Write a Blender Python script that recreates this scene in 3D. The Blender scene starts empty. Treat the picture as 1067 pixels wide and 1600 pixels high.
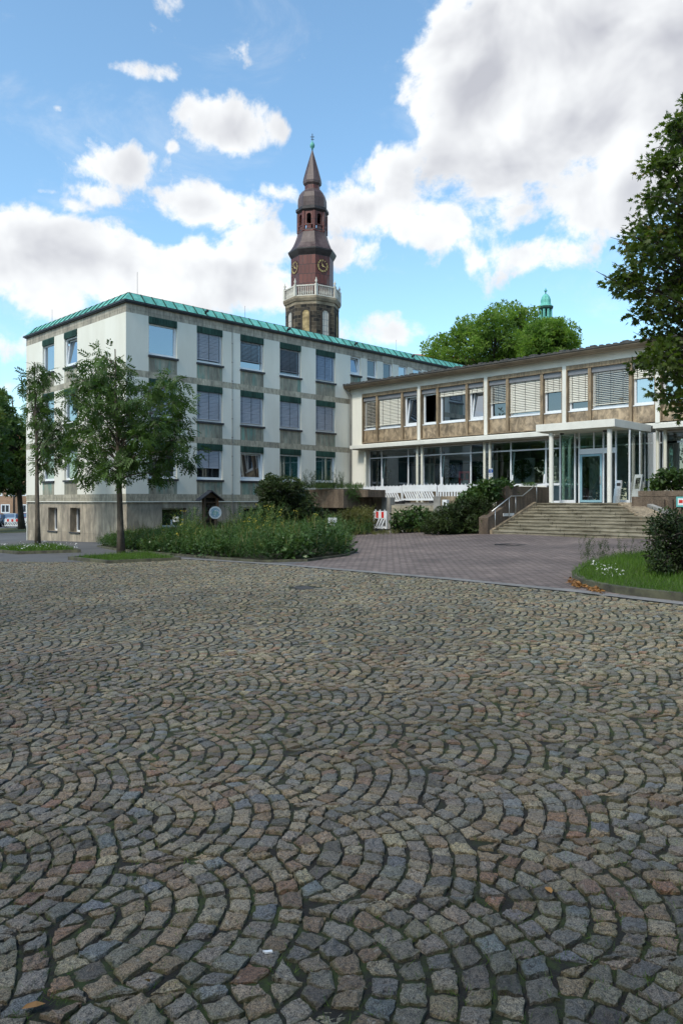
import bpy, bmesh, math, random
import numpy as np
from mathutils import Vector, Matrix
random.seed(7); rng = np.random.default_rng(11)
SC = bpy.context.scene
COL = SC.collection
R = math.radians

# ------------------------------------------------------------------ camera data
F = 1175.0; EYE = 1.65; CX = 533.5; CY = 783.0
ANG = math.atan(1166.5 / F); CA, SA = math.cos(ANG), math.sin(ANG)
GP, GQ = .02348, .02263            # the square falls gently to the left

def sstep(a, b, x):
    t = min(1, max(0, (x - a) / (b - a))); return t * t * (3 - 2 * t)
def G(x, y):
    """ground height"""
    d = math.hypot(x, y); k = 1 if d < 110 else 110 / d
    z = (GP * x + GQ * y) * k
    z += .12 * sstep(20, 26, y) * sstep(-12.5, -16.5, x) * sstep(-27, -20, x)
    return z
def wdir(px, py):
    r = (px - CX) / F
    return Vector((r * CA - SA, r * SA + CA, (CY - py) / F))
def atD(px, py, D):
    d = wdir(px, py); return Vector((d.x * D, d.y * D, EYE + d.z * D))
def onX(px, py, X0):
    d = wdir(px, py); return atD(px, py, X0 / d.x)
def onY(px, py, Y0):
    d = wdir(px, py); return atD(px, py, Y0 / d.y)
def gnd(px, py):
    d = wdir(px, py); t = EYE / (GP * d.x + GQ * d.y - d.z)
    return Vector((d.x * t, d.y * t, G(d.x * t, d.y * t)))

# ------------------------------------------------------------------ objects
def tag(o, label=None, cat=None, group=None, kind=None):
    if label: o['label'] = label
    if cat: o['category'] = cat
    if group: o['group'] = group
    if kind: o['kind'] = kind
    return o
def thing(name, loc, label, cat, group=None, rz=0):
    o = bpy.data.objects.new(name, None); COL.objects.link(o)
    o.location = loc; o.rotation_euler = (0, 0, rz); o.empty_display_size = .1
    return tag(o, label, cat, group)
def abspos(o):
    p = Vector(o.location)
    while o.parent: o = o.parent; p += Vector(o.location)
    return p
def link(name, me, mats, parent=None, local=False):
    o = bpy.data.objects.new(name, me); COL.objects.link(o)
    for m in (mats if isinstance(mats, (list, tuple)) else [mats]): me.materials.append(m)
    if parent is not None:
        o.parent = parent
        if not local: o.location = -abspos(parent)
    return o
def copy_tree(o, parent=None):
    c = o.copy(); COL.objects.link(c)
    if parent is not None: c.parent = parent
    for ch in [q for q in bpy.data.objects if q.parent == o]: copy_tree(ch, c)
    return c

class MB:
    """mesh builder; fr maps (u, v, w) to world"""
    def __init__(s, fr=None): s.v = []; s.f = []; s.m = []; s.fr = fr or (lambda a, b, c: (a, b, c)); s.cm = 0; s.sm = []; s.smooth = False
    def vert(s, a, b, c): s.v.append(s.fr(a, b, c)); return len(s.v) - 1
    def face(s, idx): s.f.append(idx); s.m.append(s.cm); s.sm.append(s.smooth)
    def poly(s, pts): s.face([s.vert(*p) for p in pts])
    def box(s, u0, u1, v0, v1, w0, w1):
        i = [s.vert(u, v, w) for w in (w0, w1) for v in (v0, v1) for u in (u0, u1)]
        for q in ((0, 2, 3, 1), (4, 5, 7, 6), (0, 1, 5, 4), (2, 6, 7, 3), (0, 4, 6, 2), (1, 3, 7, 5)): s.face([i[k] for k in q])
        return s
    def prism(s, pts, w0, w1):
        n = len(pts)
        a = [s.vert(x, y, w0 if not callable(w0) else w0(x, y)) for x, y in pts]
        b = [s.vert(x, y, w1 if not callable(w1) else w1(x, y)) for x, y in pts]
        s.face(a[::-1]); s.face(b)
        for k in range(n): s.face([a[k], a[(k + 1) % n], b[(k + 1) % n], b[k]])
        return s
    def extrude_uw(s, pts, v0, v1):
        n = len(pts)
        a = [s.vert(x, v0, z) for x, z in pts]; b = [s.vert(x, v1, z) for x, z in pts]
        s.face(a); s.face(b[::-1])
        for k in range(n): s.face([a[k], b[k], b[(k + 1) % n], a[(k + 1) % n]])
        return s
    def extrude_vw(s, pts, u0, u1):
        n = len(pts)
        a = [s.vert(u0, y, z) for y, z in pts]; b = [s.vert(u1, y, z) for y, z in pts]
        s.face(a[::-1]); s.face(b)
        for k in range(n): s.face([a[k], a[(k + 1) % n], b[(k + 1) % n], b[k]])
        return s
    def tube(s, pts, rad, n=8, cap=True):
        pts = [Vector(p) for p in pts]
        rad = rad if isinstance(rad, (list, tuple)) else [rad] * len(pts)
        prev = None; rings = []; old = s.smooth; s.smooth = True
        for i, p in enumerate(pts):
            d = (pts[min(i + 1, len(pts) - 1)] - pts[max(i - 1, 0)]).normalized()
            if prev is None:
                a = d.orthogonal().normalized()
            else:
                a = (prev - d * prev.dot(d))
                a = a.normalized() if a.length > 1e-6 else d.orthogonal().normalized()
            prev = a; b = d.cross(a)
            rings.append([s.vert(*(p + (a * math.cos(2 * math.pi * k / n) + b * math.sin(2 * math.pi * k / n)) * rad[i])) for k in range(n)])
        for r0, r1 in zip(rings, rings[1:]):
            for k in range(n): s.face([r0[k], r0[(k + 1) % n], r1[(k + 1) % n], r1[k]])
        s.smooth = old
        if cap: s.face(rings[0][::-1]); s.face(rings[-1])
        return s
    def lathe(s, c, prof, n=24, a0=0., smooth=True, cap=True):
        rings = []; old = s.smooth; s.smooth = smooth
        for r, z in prof:
            rings.append([s.vert(c[0] + r * math.cos(a0 + 2 * math.pi * k / n), c[1] + r * math.sin(a0 + 2 * math.pi * k / n), c[2] + z) for k in range(n)])
        for r0, r1 in zip(rings, rings[1:]):
            for k in range(n): s.face([r0[k], r0[(k + 1) % n], r1[(k + 1) % n], r1[k]])
        s.smooth = old
        if cap: s.face(rings[0][::-1]); s.face(rings[-1])
        return s
    def build(s, name, mats, parent=None, local=False, bevel=0, recalc=True):
        me = bpy.data.meshes.new(name)
        me.from_pydata(s.v, [], s.f)
        me.polygons.foreach_set('material_index', s.m)
        me.polygons.foreach_set('use_smooth', s.sm)
        if recalc:
            bm = bmesh.new(); bm.from_mesh(me)
            bmesh.ops.recalc_face_normals(bm, faces=bm.faces); bm.to_mesh(me); bm.free()
        o = link(name, me, mats, parent, local)
        if bevel:
            b = o.modifiers.new('bevel', 'BEVEL'); b.width = bevel; b.segments = 2; b.limit_method = 'ANGLE'; b.angle_limit = R(40)
        return o

def np_mesh(name, co, faces_flat, counts, attrs=None, smooth=True, mi=None):
    """co (n,3); faces as flat loop index array + per face counts"""
    me = bpy.data.meshes.new(name)
    co = np.asarray(co, dtype=np.float32); fl = np.asarray(faces_flat, dtype=np.int32).ravel(); cn = np.asarray(counts, dtype=np.int32)
    me.vertices.add(len(co)); me.vertices.foreach_set('co', co.ravel())
    me.loops.add(len(fl)); me.loops.foreach_set('vertex_index', fl)
    me.polygons.add(len(cn))
    me.polygons.foreach_set('loop_start', np.concatenate([[0], np.cumsum(cn)[:-1]]).astype(np.int32))
    if mi is not None: me.polygons.foreach_set('material_index', mi)
    me.update(calc_edges=True)
    me.polygons.foreach_set('use_smooth', np.full(len(cn), smooth))
    for k, arr in (attrs or {}).items():
        arr = np.asarray(arr, dtype=np.float32)
        if arr.ndim == 2:
            a = me.attributes.new(k, 'FLOAT_COLOR', 'POINT'); a.data.foreach_set('color', arr.ravel())
        else:
            a = me.attributes.new(k, 'FLOAT', 'POINT'); a.data.foreach_set('value', arr)
    return me

# ------------------------------------------------------------------ materials
class NT:
    def __init__(s, nt): s.nt = nt; s.n = nt.nodes; s.l = nt.links
    def new(s, t, **k):
        n = s.n.new(t)
        for a, b in k.items(): setattr(n, a, b)
        return n
    def put(s, sock, val):
        if hasattr(val, 'is_output'): s.l.new(val, sock)
        elif isinstance(val, (tuple, list)) and sock.type == 'RGBA' and len(val) == 3: sock.default_value = (*val, 1)
        else: sock.default_value = val
    def math(s, op, a, b=0., c=0., clamp=False):
        n = s.new('ShaderNodeMath', operation=op, use_clamp=clamp)
        s.put(n.inputs[0], a); s.put(n.inputs[1], b)
        if len(n.inputs) > 2: s.put(n.inputs[2], c)
        return n.outputs[0]
    def vmath(s, op, a, b=(0, 0, 0)):
        n = s.new('ShaderNodeVectorMath', operation=op); s.put(n.inputs[0], a)
        if op == 'SCALE': s.put(n.inputs['Scale'], b)
        else: s.put(n.inputs[1], b)
        return n.outputs['Value' if op in ('DOT_PRODUCT', 'LENGTH', 'DISTANCE') else 'Vector']
    def mix(s, f, a, b, mode='MIX'):
        n = s.new('ShaderNodeMix', data_type='RGBA', blend_type=mode)
        s.put(n.inputs[0], f); s.put(n.inputs[6], a); s.put(n.inputs[7], b)
        return n.outputs[2]
    def ramp(s, x, a, b, c=0., d=1.):
        n = s.new('ShaderNodeMapRange', interpolation_type='SMOOTHSTEP'); s.put(n.inputs[0], x)
        for i, v in enumerate((a, b, c, d)): s.put(n.inputs[i + 1], v)
        return n.outputs[0]
    def noise(s, vec, scale, detail=4, rough=.55, dist=0.):
        n = s.new('ShaderNodeTexNoise'); s.put(n.inputs['Vector'], vec)
        n.inputs['Scale'].default_value = scale; n.inputs['Detail'].default_value = detail; n.inputs['Roughness'].default_value = rough; n.inputs['Distortion'].default_value = dist
        return n.outputs[0]
    def bump(s, h, strength=.3, dist=.02, normal=None):
        n = s.new('ShaderNodeBump'); s.put(n.inputs['Height'], h); n.inputs['Strength'].default_value = strength; n.inputs['Distance'].default_value = dist
        if normal is not None: s.l.new(normal, n.inputs['Normal'])
        return n.outputs[0]
    def pos(s, sc=None):
        v = s.new('ShaderNodeNewGeometry').outputs['Position']
        return s.vmath('MULTIPLY', v, sc) if sc else v
    def obj(s, sc=None):
        v = s.new('ShaderNodeTexCoord').outputs['Object']
        return s.vmath('MULTIPLY', v, sc) if sc else v

def newmat(name):
    m = bpy.data.materials.new(name); m.use_nodes = True
    t = NT(m.node_tree); b = t.n['Principled BSDF']
    return m, t, b
MATS = {}
def mat(name, col, rough=.75, var=.18, scale=1.5, streak=None, bump=.15, bscale=30, col2=None, spec=.35, metal=0., fine=.1):
    """painted / mineral surface: broad mottling, fine grain and a little relief"""
    if name in MATS: return MATS[name]
    m, t, b = newmat(name)
    p = t.pos(streak)
    n1 = t.noise(p, scale, 6, .6); n2 = t.noise(t.pos(), bscale, 4, .6)
    c = t.mix(t.ramp(n1, .3, .7), tuple(x * (1 - var) for x in col), col2 or tuple(min(1, x * (1 + var)) for x in col))
    c = t.mix(1., c, t.mix(n2, (1 - fine * 2,) * 3, (1 + fine,) * 3), 'MULTIPLY')
    t.put(b.inputs['Base Color'], c)
    b.inputs['Roughness'].default_value = rough; b.inputs['Specular IOR Level'].default_value = spec; b.inputs['Metallic'].default_value = metal
    if bump: t.put(b.inputs['Normal'], t.bump(n2, bump, .01))
    MATS[name] = m; return m
def wallvec(t, sx=1., sz=1.):
    """(x + y, z) of the surface: runs along either wall direction"""
    n = t.new('ShaderNodeSeparateXYZ'); t.put(n.inputs[0], t.pos())
    c = t.new('ShaderNodeCombineXYZ')
    t.put(c.inputs[0], t.math('MULTIPLY', t.math('ADD', n.outputs[0], n.outputs[1]), sx))
    t.put(c.inputs[1], t.math('MULTIPLY', n.outputs[2], sz))
    return c.outputs[0]
def bricktex(t, vec, c1, c2, mortar, w, h, msize=.01, off=.5, bias=0.):
    n = t.new('ShaderNodeTexBrick'); t.put(n.inputs['Vector'], vec)
    n.offset = off
    for k, v in (('Color1', c1), ('Color2', c2), ('Mortar', mortar)): t.put(n.inputs[k], v)
    n.inputs['Scale'].default_value = 1; n.inputs['Mortar Size'].default_value = msize; n.inputs['Mortar Smooth'].default_value = .2
    n.inputs['Bias'].default_value = bias
    n.inputs['Brick Width'].default_value = w; n.inputs['Row Height'].default_value = h
    return n.outputs['Color'], n.outputs['Fac']

def slabs(name, c1, c2, w, h, stain=None, amount=.5, streak=(7, 7, .7), rough=.6, joint=.55, off=0., patch=.3):
    """stone slab cladding: slabs differ in tone, thin joints, streaks along z, optional verdigris runs"""
    m, t, b = newmat(name)
    v = wallvec(t)
    bc, bf = bricktex(t, v, c1, c2, tuple(x * joint for x in c1), w, h, .006, off)
    n1 = t.noise(t.pos(streak), 1., 7, .65, .6)
    n2 = t.noise(t.pos(), 1.1, 4, .6); n3 = t.noise(t.pos(), 45, 3, .6)
    c = t.mix(1., bc, t.mix(t.ramp(n1, .3, .72), (1 - patch * 1.5,) * 3, (1 + patch * .6, 1 + patch * .55, 1 + patch * .45)), 'MULTIPLY')
    c = t.mix(1., c, t.mix(t.ramp(n2, .3, .7), (.8, .8, .8), (1.14, 1.14, 1.12)), 'MULTIPLY')
    if stain:
        s1 = t.noise(t.pos((5, 5, .35)), 1., 6, .6, .3); s2 = t.noise(t.pos(), .7, 2)
        f = t.math('MULTIPLY', t.ramp(s1, .46, .66), t.ramp(s2, .35, .6))
        c = t.mix(t.math('MULTIPLY', f, amount), c, stain)
    t.put(b.inputs['Base Color'], c); b.inputs['Roughness'].default_value = rough
    b.inputs['Specular IOR Level'].default_value = .3
    h1 = t.math('ADD', t.math('MULTIPLY', n3, .3), t.math('MULTIPLY', bf, -1.))
    t.put(b.inputs['Normal'], t.bump(h1, .25, .01))
    MATS[name] = m; return m

M = {}
M['plaster'] = None
def plaster():
    m, t, b = newmat('cream_plaster')
    n1 = t.noise(t.pos((1, 1, .35)), .8, 6, .6); n2 = t.noise(t.pos(), 60, 3, .6); n3 = t.noise(t.pos((6, 6, .3)), 1, 5, .6)
    c = t.mix(t.ramp(n1, .3, .7), (.66, .63, .545), (.73, .705, .625))
    c = t.mix(t.math('MULTIPLY', t.ramp(n3, .55, .8), .14), c, (.46, .44, .38))
    t.put(b.inputs['Base Color'], c); b.inputs['Roughness'].default_value = .85; b.inputs['Specular IOR Level'].default_value = .2
    t.put(b.inputs['Normal'], t.bump(n2, .12, .008)); return m
M['plaster'] = plaster()
M['frieze'] = slabs('pale_stone_band', (.36, .315, .25), (.43, .38, .31), 1.3, .9, None, 0, (6, 6, 1.5))
M['band'] = slabs('stone_band', (.37, .335, .26), (.45, .405, .32), .62, .9, None, 0, (9, 9, 3))
M['spandrel'] = slabs('weathered_spandrel_stone', (.27, .25, .195), (.37, .345, .275), .55, 3.0, (.14, .30, .25), .8, (3.5, 3.5, 1.0))
M['plinth'] = slabs('travertine_plinth', (.33, .275, .215), (.44, .375, .295), .85, 4., None, 0, (3.2, 3.2, .9), patch=.3)
M['terrace_stone'] = slabs('terrace_stone', (.28, .22, .15), (.36, .29, .21), .7, 3., None, 0, (9, 9, 1.2), patch=.4)
M['travertine'] = slabs('brown_travertine', (.33, .25, .165), (.42, .33, .235), 1.9, 3.2, None, 0, (3.5, 3.5, 2.4), patch=.42)
M['travertine_frame'] = slabs('brown_travertine_frame', (.27, .20, .13), (.31, .235, .155), 4., 1.7, None, 0, (14, 14, 2.), patch=.3)
M['white'] = mat('white_painted_concrete', (.70, .68, .61), .6, .07, 1.2, (1, 1, .5), .06, 40)
M['white_plastic'] = mat('white_plastic', (.72, .73, .74), .45, .08, 2.)
M['frame'] = mat('white_window_frame', (.72, .74, .76), .35, .04, 1.)
M['cream'] = mat('cream_column_paint', (.68, .65, .54), .5, .05, 1.)
M['grey_metal'] = mat('grey_blind_box', (.20, .205, .22), .5, .1, 2.)
M['steel'] = mat('brushed_steel', (.55, .55, .54), .38, .08, 3., (1, 1, 14), .05, spec=.5, metal=.85)
M['dark_metal'] = mat('dark_metal', (.03, .03, .033), .5, .2, 4.)
M['sill'] = mat('dark_sill', (.035, .035, .04), .55, .3, 4.)
M['roof_tar'] = mat('roof_felt', (.12, .12, .12), .9)
M['tile'] = mat('dark_roof_tile', (.07, .065, .06), .7, .3, 3.)
M['gutter'] = mat('brown_eaves', (.105, .08, .052), .6, .25, 1.2)
M['soffit'] = mat('eaves_soffit', (.30, .25, .18), .7, .1, 1.)
M['concrete'] = mat('grey_concrete', (.26, .25, .23), .85, .25, 2., None, .3, 30)
M['kerb'] = mat('dark_kerb_stone', (.085, .08, .065), .9, .4, 3., None, .4, 25, (.12, .12, .075))
M['soil'] = mat('bed_soil', (.045, .035, .022), .95, .4, 3., None, .5, 20, (.06, .06, .025))
M['strip'] = mat('pale_edging_strip', (.20, .19, .18), .85, .2, 2., None, .3, 40)
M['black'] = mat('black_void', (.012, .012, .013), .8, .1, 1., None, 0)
M['red'] = mat('red_paint', (.55, .03, .025), .5, .1)
M['wood'] = mat('weathered_wood', (.13, .085, .055), .85, .35, 4., (1, 1, .2), .4, 20)
M['gold'] = mat('gilding', (.75, .53, .2), .4, .1, 2., None, 0, metal=.4)
M['tyre'] = mat('tyre_rubber', (.02, .02, .02), .8)
M['bark'] = mat('grey_bark', (.10, .082, .062), .95, .4, 9., (1, 1, .35), .8, 16)
M['bark_dark'] = mat('dark_bark', (.05, .042, .033), .95, .4, 9., (1, 1, .35), .8, 16)
M['stem'] = mat('green_stem', (.08, .10, .03), .8)
M['brick_far'] = None

def aggregate():
    m, t, b = newmat('exposed_aggregate_concrete')
    v = t.new('ShaderNodeTexVoronoi'); t.put(v.inputs['Vector'], t.pos()); v.inputs['Scale'].default_value = 38
    n1 = t.noise(t.pos((3, 3, .6)), 1, 6, .6); n2 = t.noise(t.pos(), 1.3, 4)
    c = t.mix(t.ramp(n1, .3, .7), (.075, .055, .04), (.17, .13, .095))
    c = t.mix(1., c, t.mix(v.outputs['Color'], (.6, .6, .6), (1.35, 1.3, 1.25)), 'MULTIPLY')
    c = t.mix(t.math('MULTIPLY', t.ramp(n2, .55, .75), .5), c, (.10, .09, .045))
    t.put(b.inputs['Base Color'], c); b.inputs['Roughness'].default_value = .9
    t.put(b.inputs['Normal'], t.bump(v.outputs['Distance'], .6, .02)); return m
M['aggregate'] = aggregate()

def steps_mat():
    m, t, b = newmat('weathered_step_stone')
    n1 = t.noise(t.pos((1.2, 1.2, 6)), 1., 6, .65); n2 = t.noise(t.pos(), 5, 6, .7); n3 = t.noise(t.pos(), 50, 3)
    bc, bf = bricktex(t, wallvec(t), (.23, .205, .16), (.29, .265, .215), (.04, .036, .026), 1.6, 5., .012, .5)
    c = t.mix(1., bc, t.mix(t.ramp(n1, .3, .7), (.45, .43, .36), (1.1, 1.08, 1.0)), 'MULTIPLY')
    c = t.mix(t.math('MULTIPLY', t.ramp(n2, .5, .72), .65), c, (.075, .066, .035))
    t.put(b.inputs['Base Color'], c); b.inputs['Roughness'].default_value = .85
    t.put(b.inputs['Normal'], t.bump(n3, .3, .01)); return m
M['steps'] = steps_mat()

def copper(name, c1, c2, dark, rough=.65):
    m, t, b = newmat(name)
    n1 = t.noise(t.pos((3.2, 3.2, .5)), 1.2, 7, .65, .3); n2 = t.noise(t.pos((9, 9, .9)), 1., 5, .6); n3 = t.noise(t.pos(), .5, 3)
    c = t.mix(t.ramp(n1, .3, .7), c1, c2)
    c = t.mix(t.math('MULTIPLY', t.ramp(n2, .52, .74), .7), c, dark)
    c = t.mix(1., c, t.mix(t.ramp(n3, .3, .7), (.82, .82, .82), (1.12, 1.12, 1.12)), 'MULTIPLY')
    t.put(b.inputs['Base Color'], c); b.inputs['Roughness'].default_value = rough; b.inputs['Specular IOR Level'].default_value = .3
    t.put(b.inputs['Normal'], t.bump(n2, .1, .01)); return m
M['copper'] = copper('verdigris_copper', (.085, .32, .27), (.17, .47, .39), (.035, .11, .09))
M['copper_dark'] = copper('dark_verdigris_copper', (.014, .04, .03), (.038, .095, .072), (.008, .02, .015))
def tower_copper():
    m, t, b = newmat('brown_copper_sheet')
    bc, bf = bricktex(t, wallvec(t, 1.), (.085, .02, .014), (.14, .038, .026), (.022, .009, .008), 1.0, 1.6, .05, .5)
    n1 = t.noise(t.pos((1, 1, .3)), .7, 6, .6)
    c = t.mix(t.ramp(n1, .5, .75), bc, (.12, .088, .082))
    t.put(b.inputs['Base Color'], c); b.inputs['Roughness'].default_value = .5; b.inputs['Metallic'].default_value = .15
    return m
M['tower_copper'] = tower_copper()
M['tower_copper_grey'] = mat('greyed_copper_roof', (.07, .038, .034), .5, .35, .6, (1, 1, .3), 0, 3, (.125, .085, .08))
def tower_stone():
    m, t, b = newmat('sooty_sandstone')
    bc, bf = bricktex(t, wallvec(t, .8), (.014, .012, .010), (.12, .09, .058), (.15, .12, .085), 1.2, .62, .03, .5, -.25)
    n1 = t.noise(t.pos(), .5, 6, .7)
    c = t.mix(t.math('MULTIPLY', t.ramp(n1, .52, .72), .5), bc, (.24, .18, .11))
    t.put(b.inputs['Base Color'], c); b.inputs['Roughness'].default_value = .95
    t.put(b.inputs['Normal'], t.bump(bf, .6, .05)); return m
M['tower_stone'] = tower_stone()
M['tower_tan'] = slabs('sandstone_infill', (.33, .24, .12), (.44, .33, .18), .9, .45, None, 0, (1, 1, 1), .95, .5, .5)
M['tower_white'] = mat('white_balustrade_stone', (.56, .52, .45), .85, .12, 1., None, .1, 6)

def brickwall(name, c1, c2, mo):
    m, t, b = newmat(name)
    bc, bf = bricktex(t, wallvec(t), c1, c2, mo, .25, .083, .008, .5)
    n = t.noise(t.pos(), .6, 4)
    c = t.mix(1., bc, t.mix(t.ramp(n, .3, .7), (.8, .8, .8), (1.15, 1.15, 1.15)), 'MULTIPLY')
    t.put(b.inputs['Base Color'], c); b.inputs['Roughness'].default_value = .9; return m
M['brick_far'] = brickwall('orange_brick', (.25, .125, .065), (.33, .18, .10), (.3, .27, .22))
M['brick_near'] = brickwall('brown_brick', (.16, .09, .06), (.22, .13, .09), (.2, .19, .17))
M['red_tile'] = mat('red_roof_tile', (.36, .12, .06), .85, .3, 2.)

def asphalt():
    m, t, b = newmat('asphalt_and_ground')
    n1 = t.noise(t.pos(), .25, 6, .65); n2 = t.noise(t.pos(), 70, 3, .7); n3 = t.noise(t.pos((.4, 1, 1)), .6, 5, .6)
    c = t.mix(t.ramp(n1, .3, .7), (.075, .074, .076), (.115, .112, .112))
    c = t.mix(1., c, t.mix(n2, (.7, .7, .7), (1.25, 1.25, 1.25)), 'MULTIPLY')
    c = t.mix(t.math('MULTIPLY', t.ramp(n3, .55, .72), .35), c, (.075, .062, .045))
    t.put(b.inputs['Base Color'], c); b.inputs['Roughness'].default_value = .88
    t.put(b.inputs['Normal'], t.bump(n2, .35, .01)); return m
M['asphalt'] = asphalt()

def yard():
    m, t, b = newmat('mauve_paving_brick')
    mp = t.new('ShaderNodeMapping'); t.put(mp.inputs['Vector'], t.pos()); mp.inputs['Rotation'].default_value = (0, 0, R(2))
    wob = t.noise(t.pos(), .9, 3); 
    v = t.vmath('ADD', mp.outputs[0], t.vmath('SCALE', t.new('ShaderNodeNewGeometry').outputs['Normal'], 0.))
    bc, bf = bricktex(t, v, (.15, .113, .10), (.24, .187, .165), (.06, .05, .04), .235, .125, .016, .5)
    n1 = t.noise(t.pos(), .35, 5, .65); n2 = t.noise(t.pos(), 40, 3, .6); n3 = t.noise(t.pos((1, .5, 1)), 1.4, 5, .6)
    c = t.mix(1., bc, t.mix(t.ramp(n1, .32, .68), (.66, .65, .66), (1.2, 1.17, 1.16)), 'MULTIPLY')
    c = t.mix(1., c, t.mix(n2, (.8, .8, .8), (1.2, 1.2, 1.2)), 'MULTIPLY')
    c = t.mix(t.math('MULTIPLY', t.ramp(n3, .58, .75), .4), c, (.06, .055, .04))
    t.put(b.inputs['Base Color'], c); b.inputs['Roughness'].default_value = .85
    h = t.math('ADD', t.math('MULTIPLY', bf, -1), t.math('MULTIPLY', n2, .3))
    t.put(b.inputs['Normal'], t.bump(h, .6, .012)); return m
M['yard'] = yard()

def cobble():
    m, t, b = newmat('granite_setts')
    at = t.new('ShaderNodeAttribute'); at.attribute_name = 'tone'
    p = t.pos()
    v1 = t.noise(p, 230, 2, .7); v2 = t.noise(p, 75, 5, .75); n3 = t.noise(p, 28, 5, .7); n4 = t.noise(p, .33, 5, .6)
    c = t.mix(1., at.outputs['Color'], t.mix(t.ramp(v1, .36, .62), (.36, .35, .34), (1.42, 1.39, 1.34)), 'MULTIPLY')
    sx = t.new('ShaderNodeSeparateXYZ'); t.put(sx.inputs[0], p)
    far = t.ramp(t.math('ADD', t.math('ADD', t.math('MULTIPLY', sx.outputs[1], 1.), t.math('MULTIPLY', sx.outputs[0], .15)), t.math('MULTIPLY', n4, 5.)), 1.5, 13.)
    c = t.mix(far, t.mix(1., c, (.86, .83, .80), 'MULTIPLY'), t.mix(1., c, (1.50, 1.46, 1.23), 'MULTIPLY'))   # near shade and far brightness painted into the setts, tanner by the yard
    c = t.mix(t.math('MULTIPLY', t.ramp(v2, .50, .62), .8), c, (.024, .021, .019))
    c = t.mix(t.math('MULTIPLY', t.ramp(n3, .58, .72), .6), c, (.33, .315, .285))
    c = t.mix(1., c, t.mix(t.ramp(n4, .3, .7), (.76, .76, .76), (1.16, 1.15, 1.12)), 'MULTIPLY')
    # lichen and moss creeping up from the joints (stone rim attribute)
    rim = t.new('ShaderNodeAttribute'); rim.attribute_name = 'rim'
    n5 = t.noise(p, 14, 4, .7); n6 = t.noise(p, .45, 3)
    mo = t.math('MULTIPLY', t.math('MULTIPLY', rim.outputs['Fac'], t.ramp(n5, .40, .62)), t.ramp(n6, .28, .62, .35, 1.))
    c = t.mix(mo, c, (.062, .066, .018))
    t.put(b.inputs['Base Color'], c); b.inputs['Roughness'].default_value = .62; b.inputs['Specular IOR Level'].default_value = .42
    h = t.math('ADD', t.math('MULTIPLY', v1, .35), t.math('ADD', v2, t.math('MULTIPLY', n3, .8)))
    t.put(b.inputs['Normal'], t.bump(h, .8, .007)); return m
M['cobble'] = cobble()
def joint():
    m, t, b = newmat('mossy_joint_soil')
    n1 = t.noise(t.pos(), 9, 5, .7); n2 = t.noise(t.pos(), 90, 3, .7); n3 = t.noise(t.pos(), .45, 3)
    c = t.mix(t.math('MULTIPLY', t.ramp(n1, .42, .62), t.ramp(n3, .3, .65, .3, 1.)), (.013, .011, .009), (.030, .046, .009))
    c = t.mix(1., c, t.mix(n2, (.5, .5, .5), (1.4, 1.4, 1.3)), 'MULTIPLY')
    t.put(b.inputs['Base Color'], c); b.inputs['Roughness'].default_value = .95
    t.put(b.inputs['Normal'], t.bump(n2, .8, .01)); return m
M['joint'] = joint()

def glass_dark(name, col, refl=.22, rough=.02):
    """window pane in front of an unlit room: mirror-like coat over a dark tinted body"""
    m, t, b = newmat(name)
    n = t.noise(t.pos((1.2, 1.2, .5)), .8, 2); wv = t.noise(t.pos(), .55, 2)
    t.put(b.inputs['Base Color'], t.mix(t.ramp(n, .3, .7), tuple(c * .6 for c in col), tuple(c * 1.3 for c in col)))
    b.inputs['Roughness'].default_value = .5; b.inputs['Specular IOR Level'].default_value = 0
    g = t.new('ShaderNodeBsdfGlossy'); g.inputs['Roughness'].default_value = rough; g.inputs['Color'].default_value = (.85, .93, 1, 1)
    bp = t.bump(wv, .12, .02); t.put(g.inputs['Normal'], bp)
    fr = t.new('ShaderNodeFresnel'); fr.inputs['IOR'].default_value = 1.5
    mx = t.new('ShaderNodeMixShader'); t.put(mx.inputs[0], t.math('ADD', fr.outputs[0], refl, clamp=True))
    t.l.new(b.outputs[0], mx.inputs[1]); t.l.new(g.outputs[0], mx.inputs[2])
    t.l.new(mx.outputs[0], t.n['Material Output'].inputs['Surface']); return m
M['pane'] = glass_dark('window_pane', (.018, .025, .032), .34)
M['pane_teal'] = glass_dark('teal_window_pane', (.02, .07, .065), .2)
M['pane_dark'] = glass_dark('dark_window_pane', (.014, .014, .016), .10)
def glass_clear(name='clear_tinted_glass', tint=(.66, .80, .78, 1), refl=.14):
    m, t, b = newmat(name); t.n.remove(b)
    tr = t.new('ShaderNodeBsdfTransparent'); tr.inputs[0].default_value = tint
    g = t.new('ShaderNodeBsdfGlossy'); g.inputs['Roughness'].default_value = .01; g.inputs['Color'].default_value = (.9, .96, 1, 1)
    fr = t.new('ShaderNodeFresnel'); fr.inputs['IOR'].default_value = 1.5
    mx = t.new('ShaderNodeMixShader'); t.put(mx.inputs[0], t.math('ADD', fr.outputs[0], refl, clamp=True))
    t.l.new(tr.outputs[0], mx.inputs[1]); t.l.new(g.outputs[0], mx.inputs[2])
    t.l.new(mx.outputs[0], t.n['Material Output'].inputs['Surface']); return m
M['glass'] = glass_clear()
M['glass_porch'] = glass_clear('teal_porch_glass', (.60, .80, .77, 1), .24)
M['blind'] = mat('lavender_slat_blind', (.33, .345, .385), .5, .06, 1., None, 0)
M['blind_blue'] = mat('blue_grey_slat_blind', (.21, .27, .36), .5, .06, 1., None, 0)
M['blind_dark'] = mat('dark_slat_blind', (.13, .125, .14), .5, .15, 1., None, 0)
M['blind_white'] = mat('ivory_slat_blind', (.66, .635, .55), .5, .05, 1., None, 0)

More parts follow.
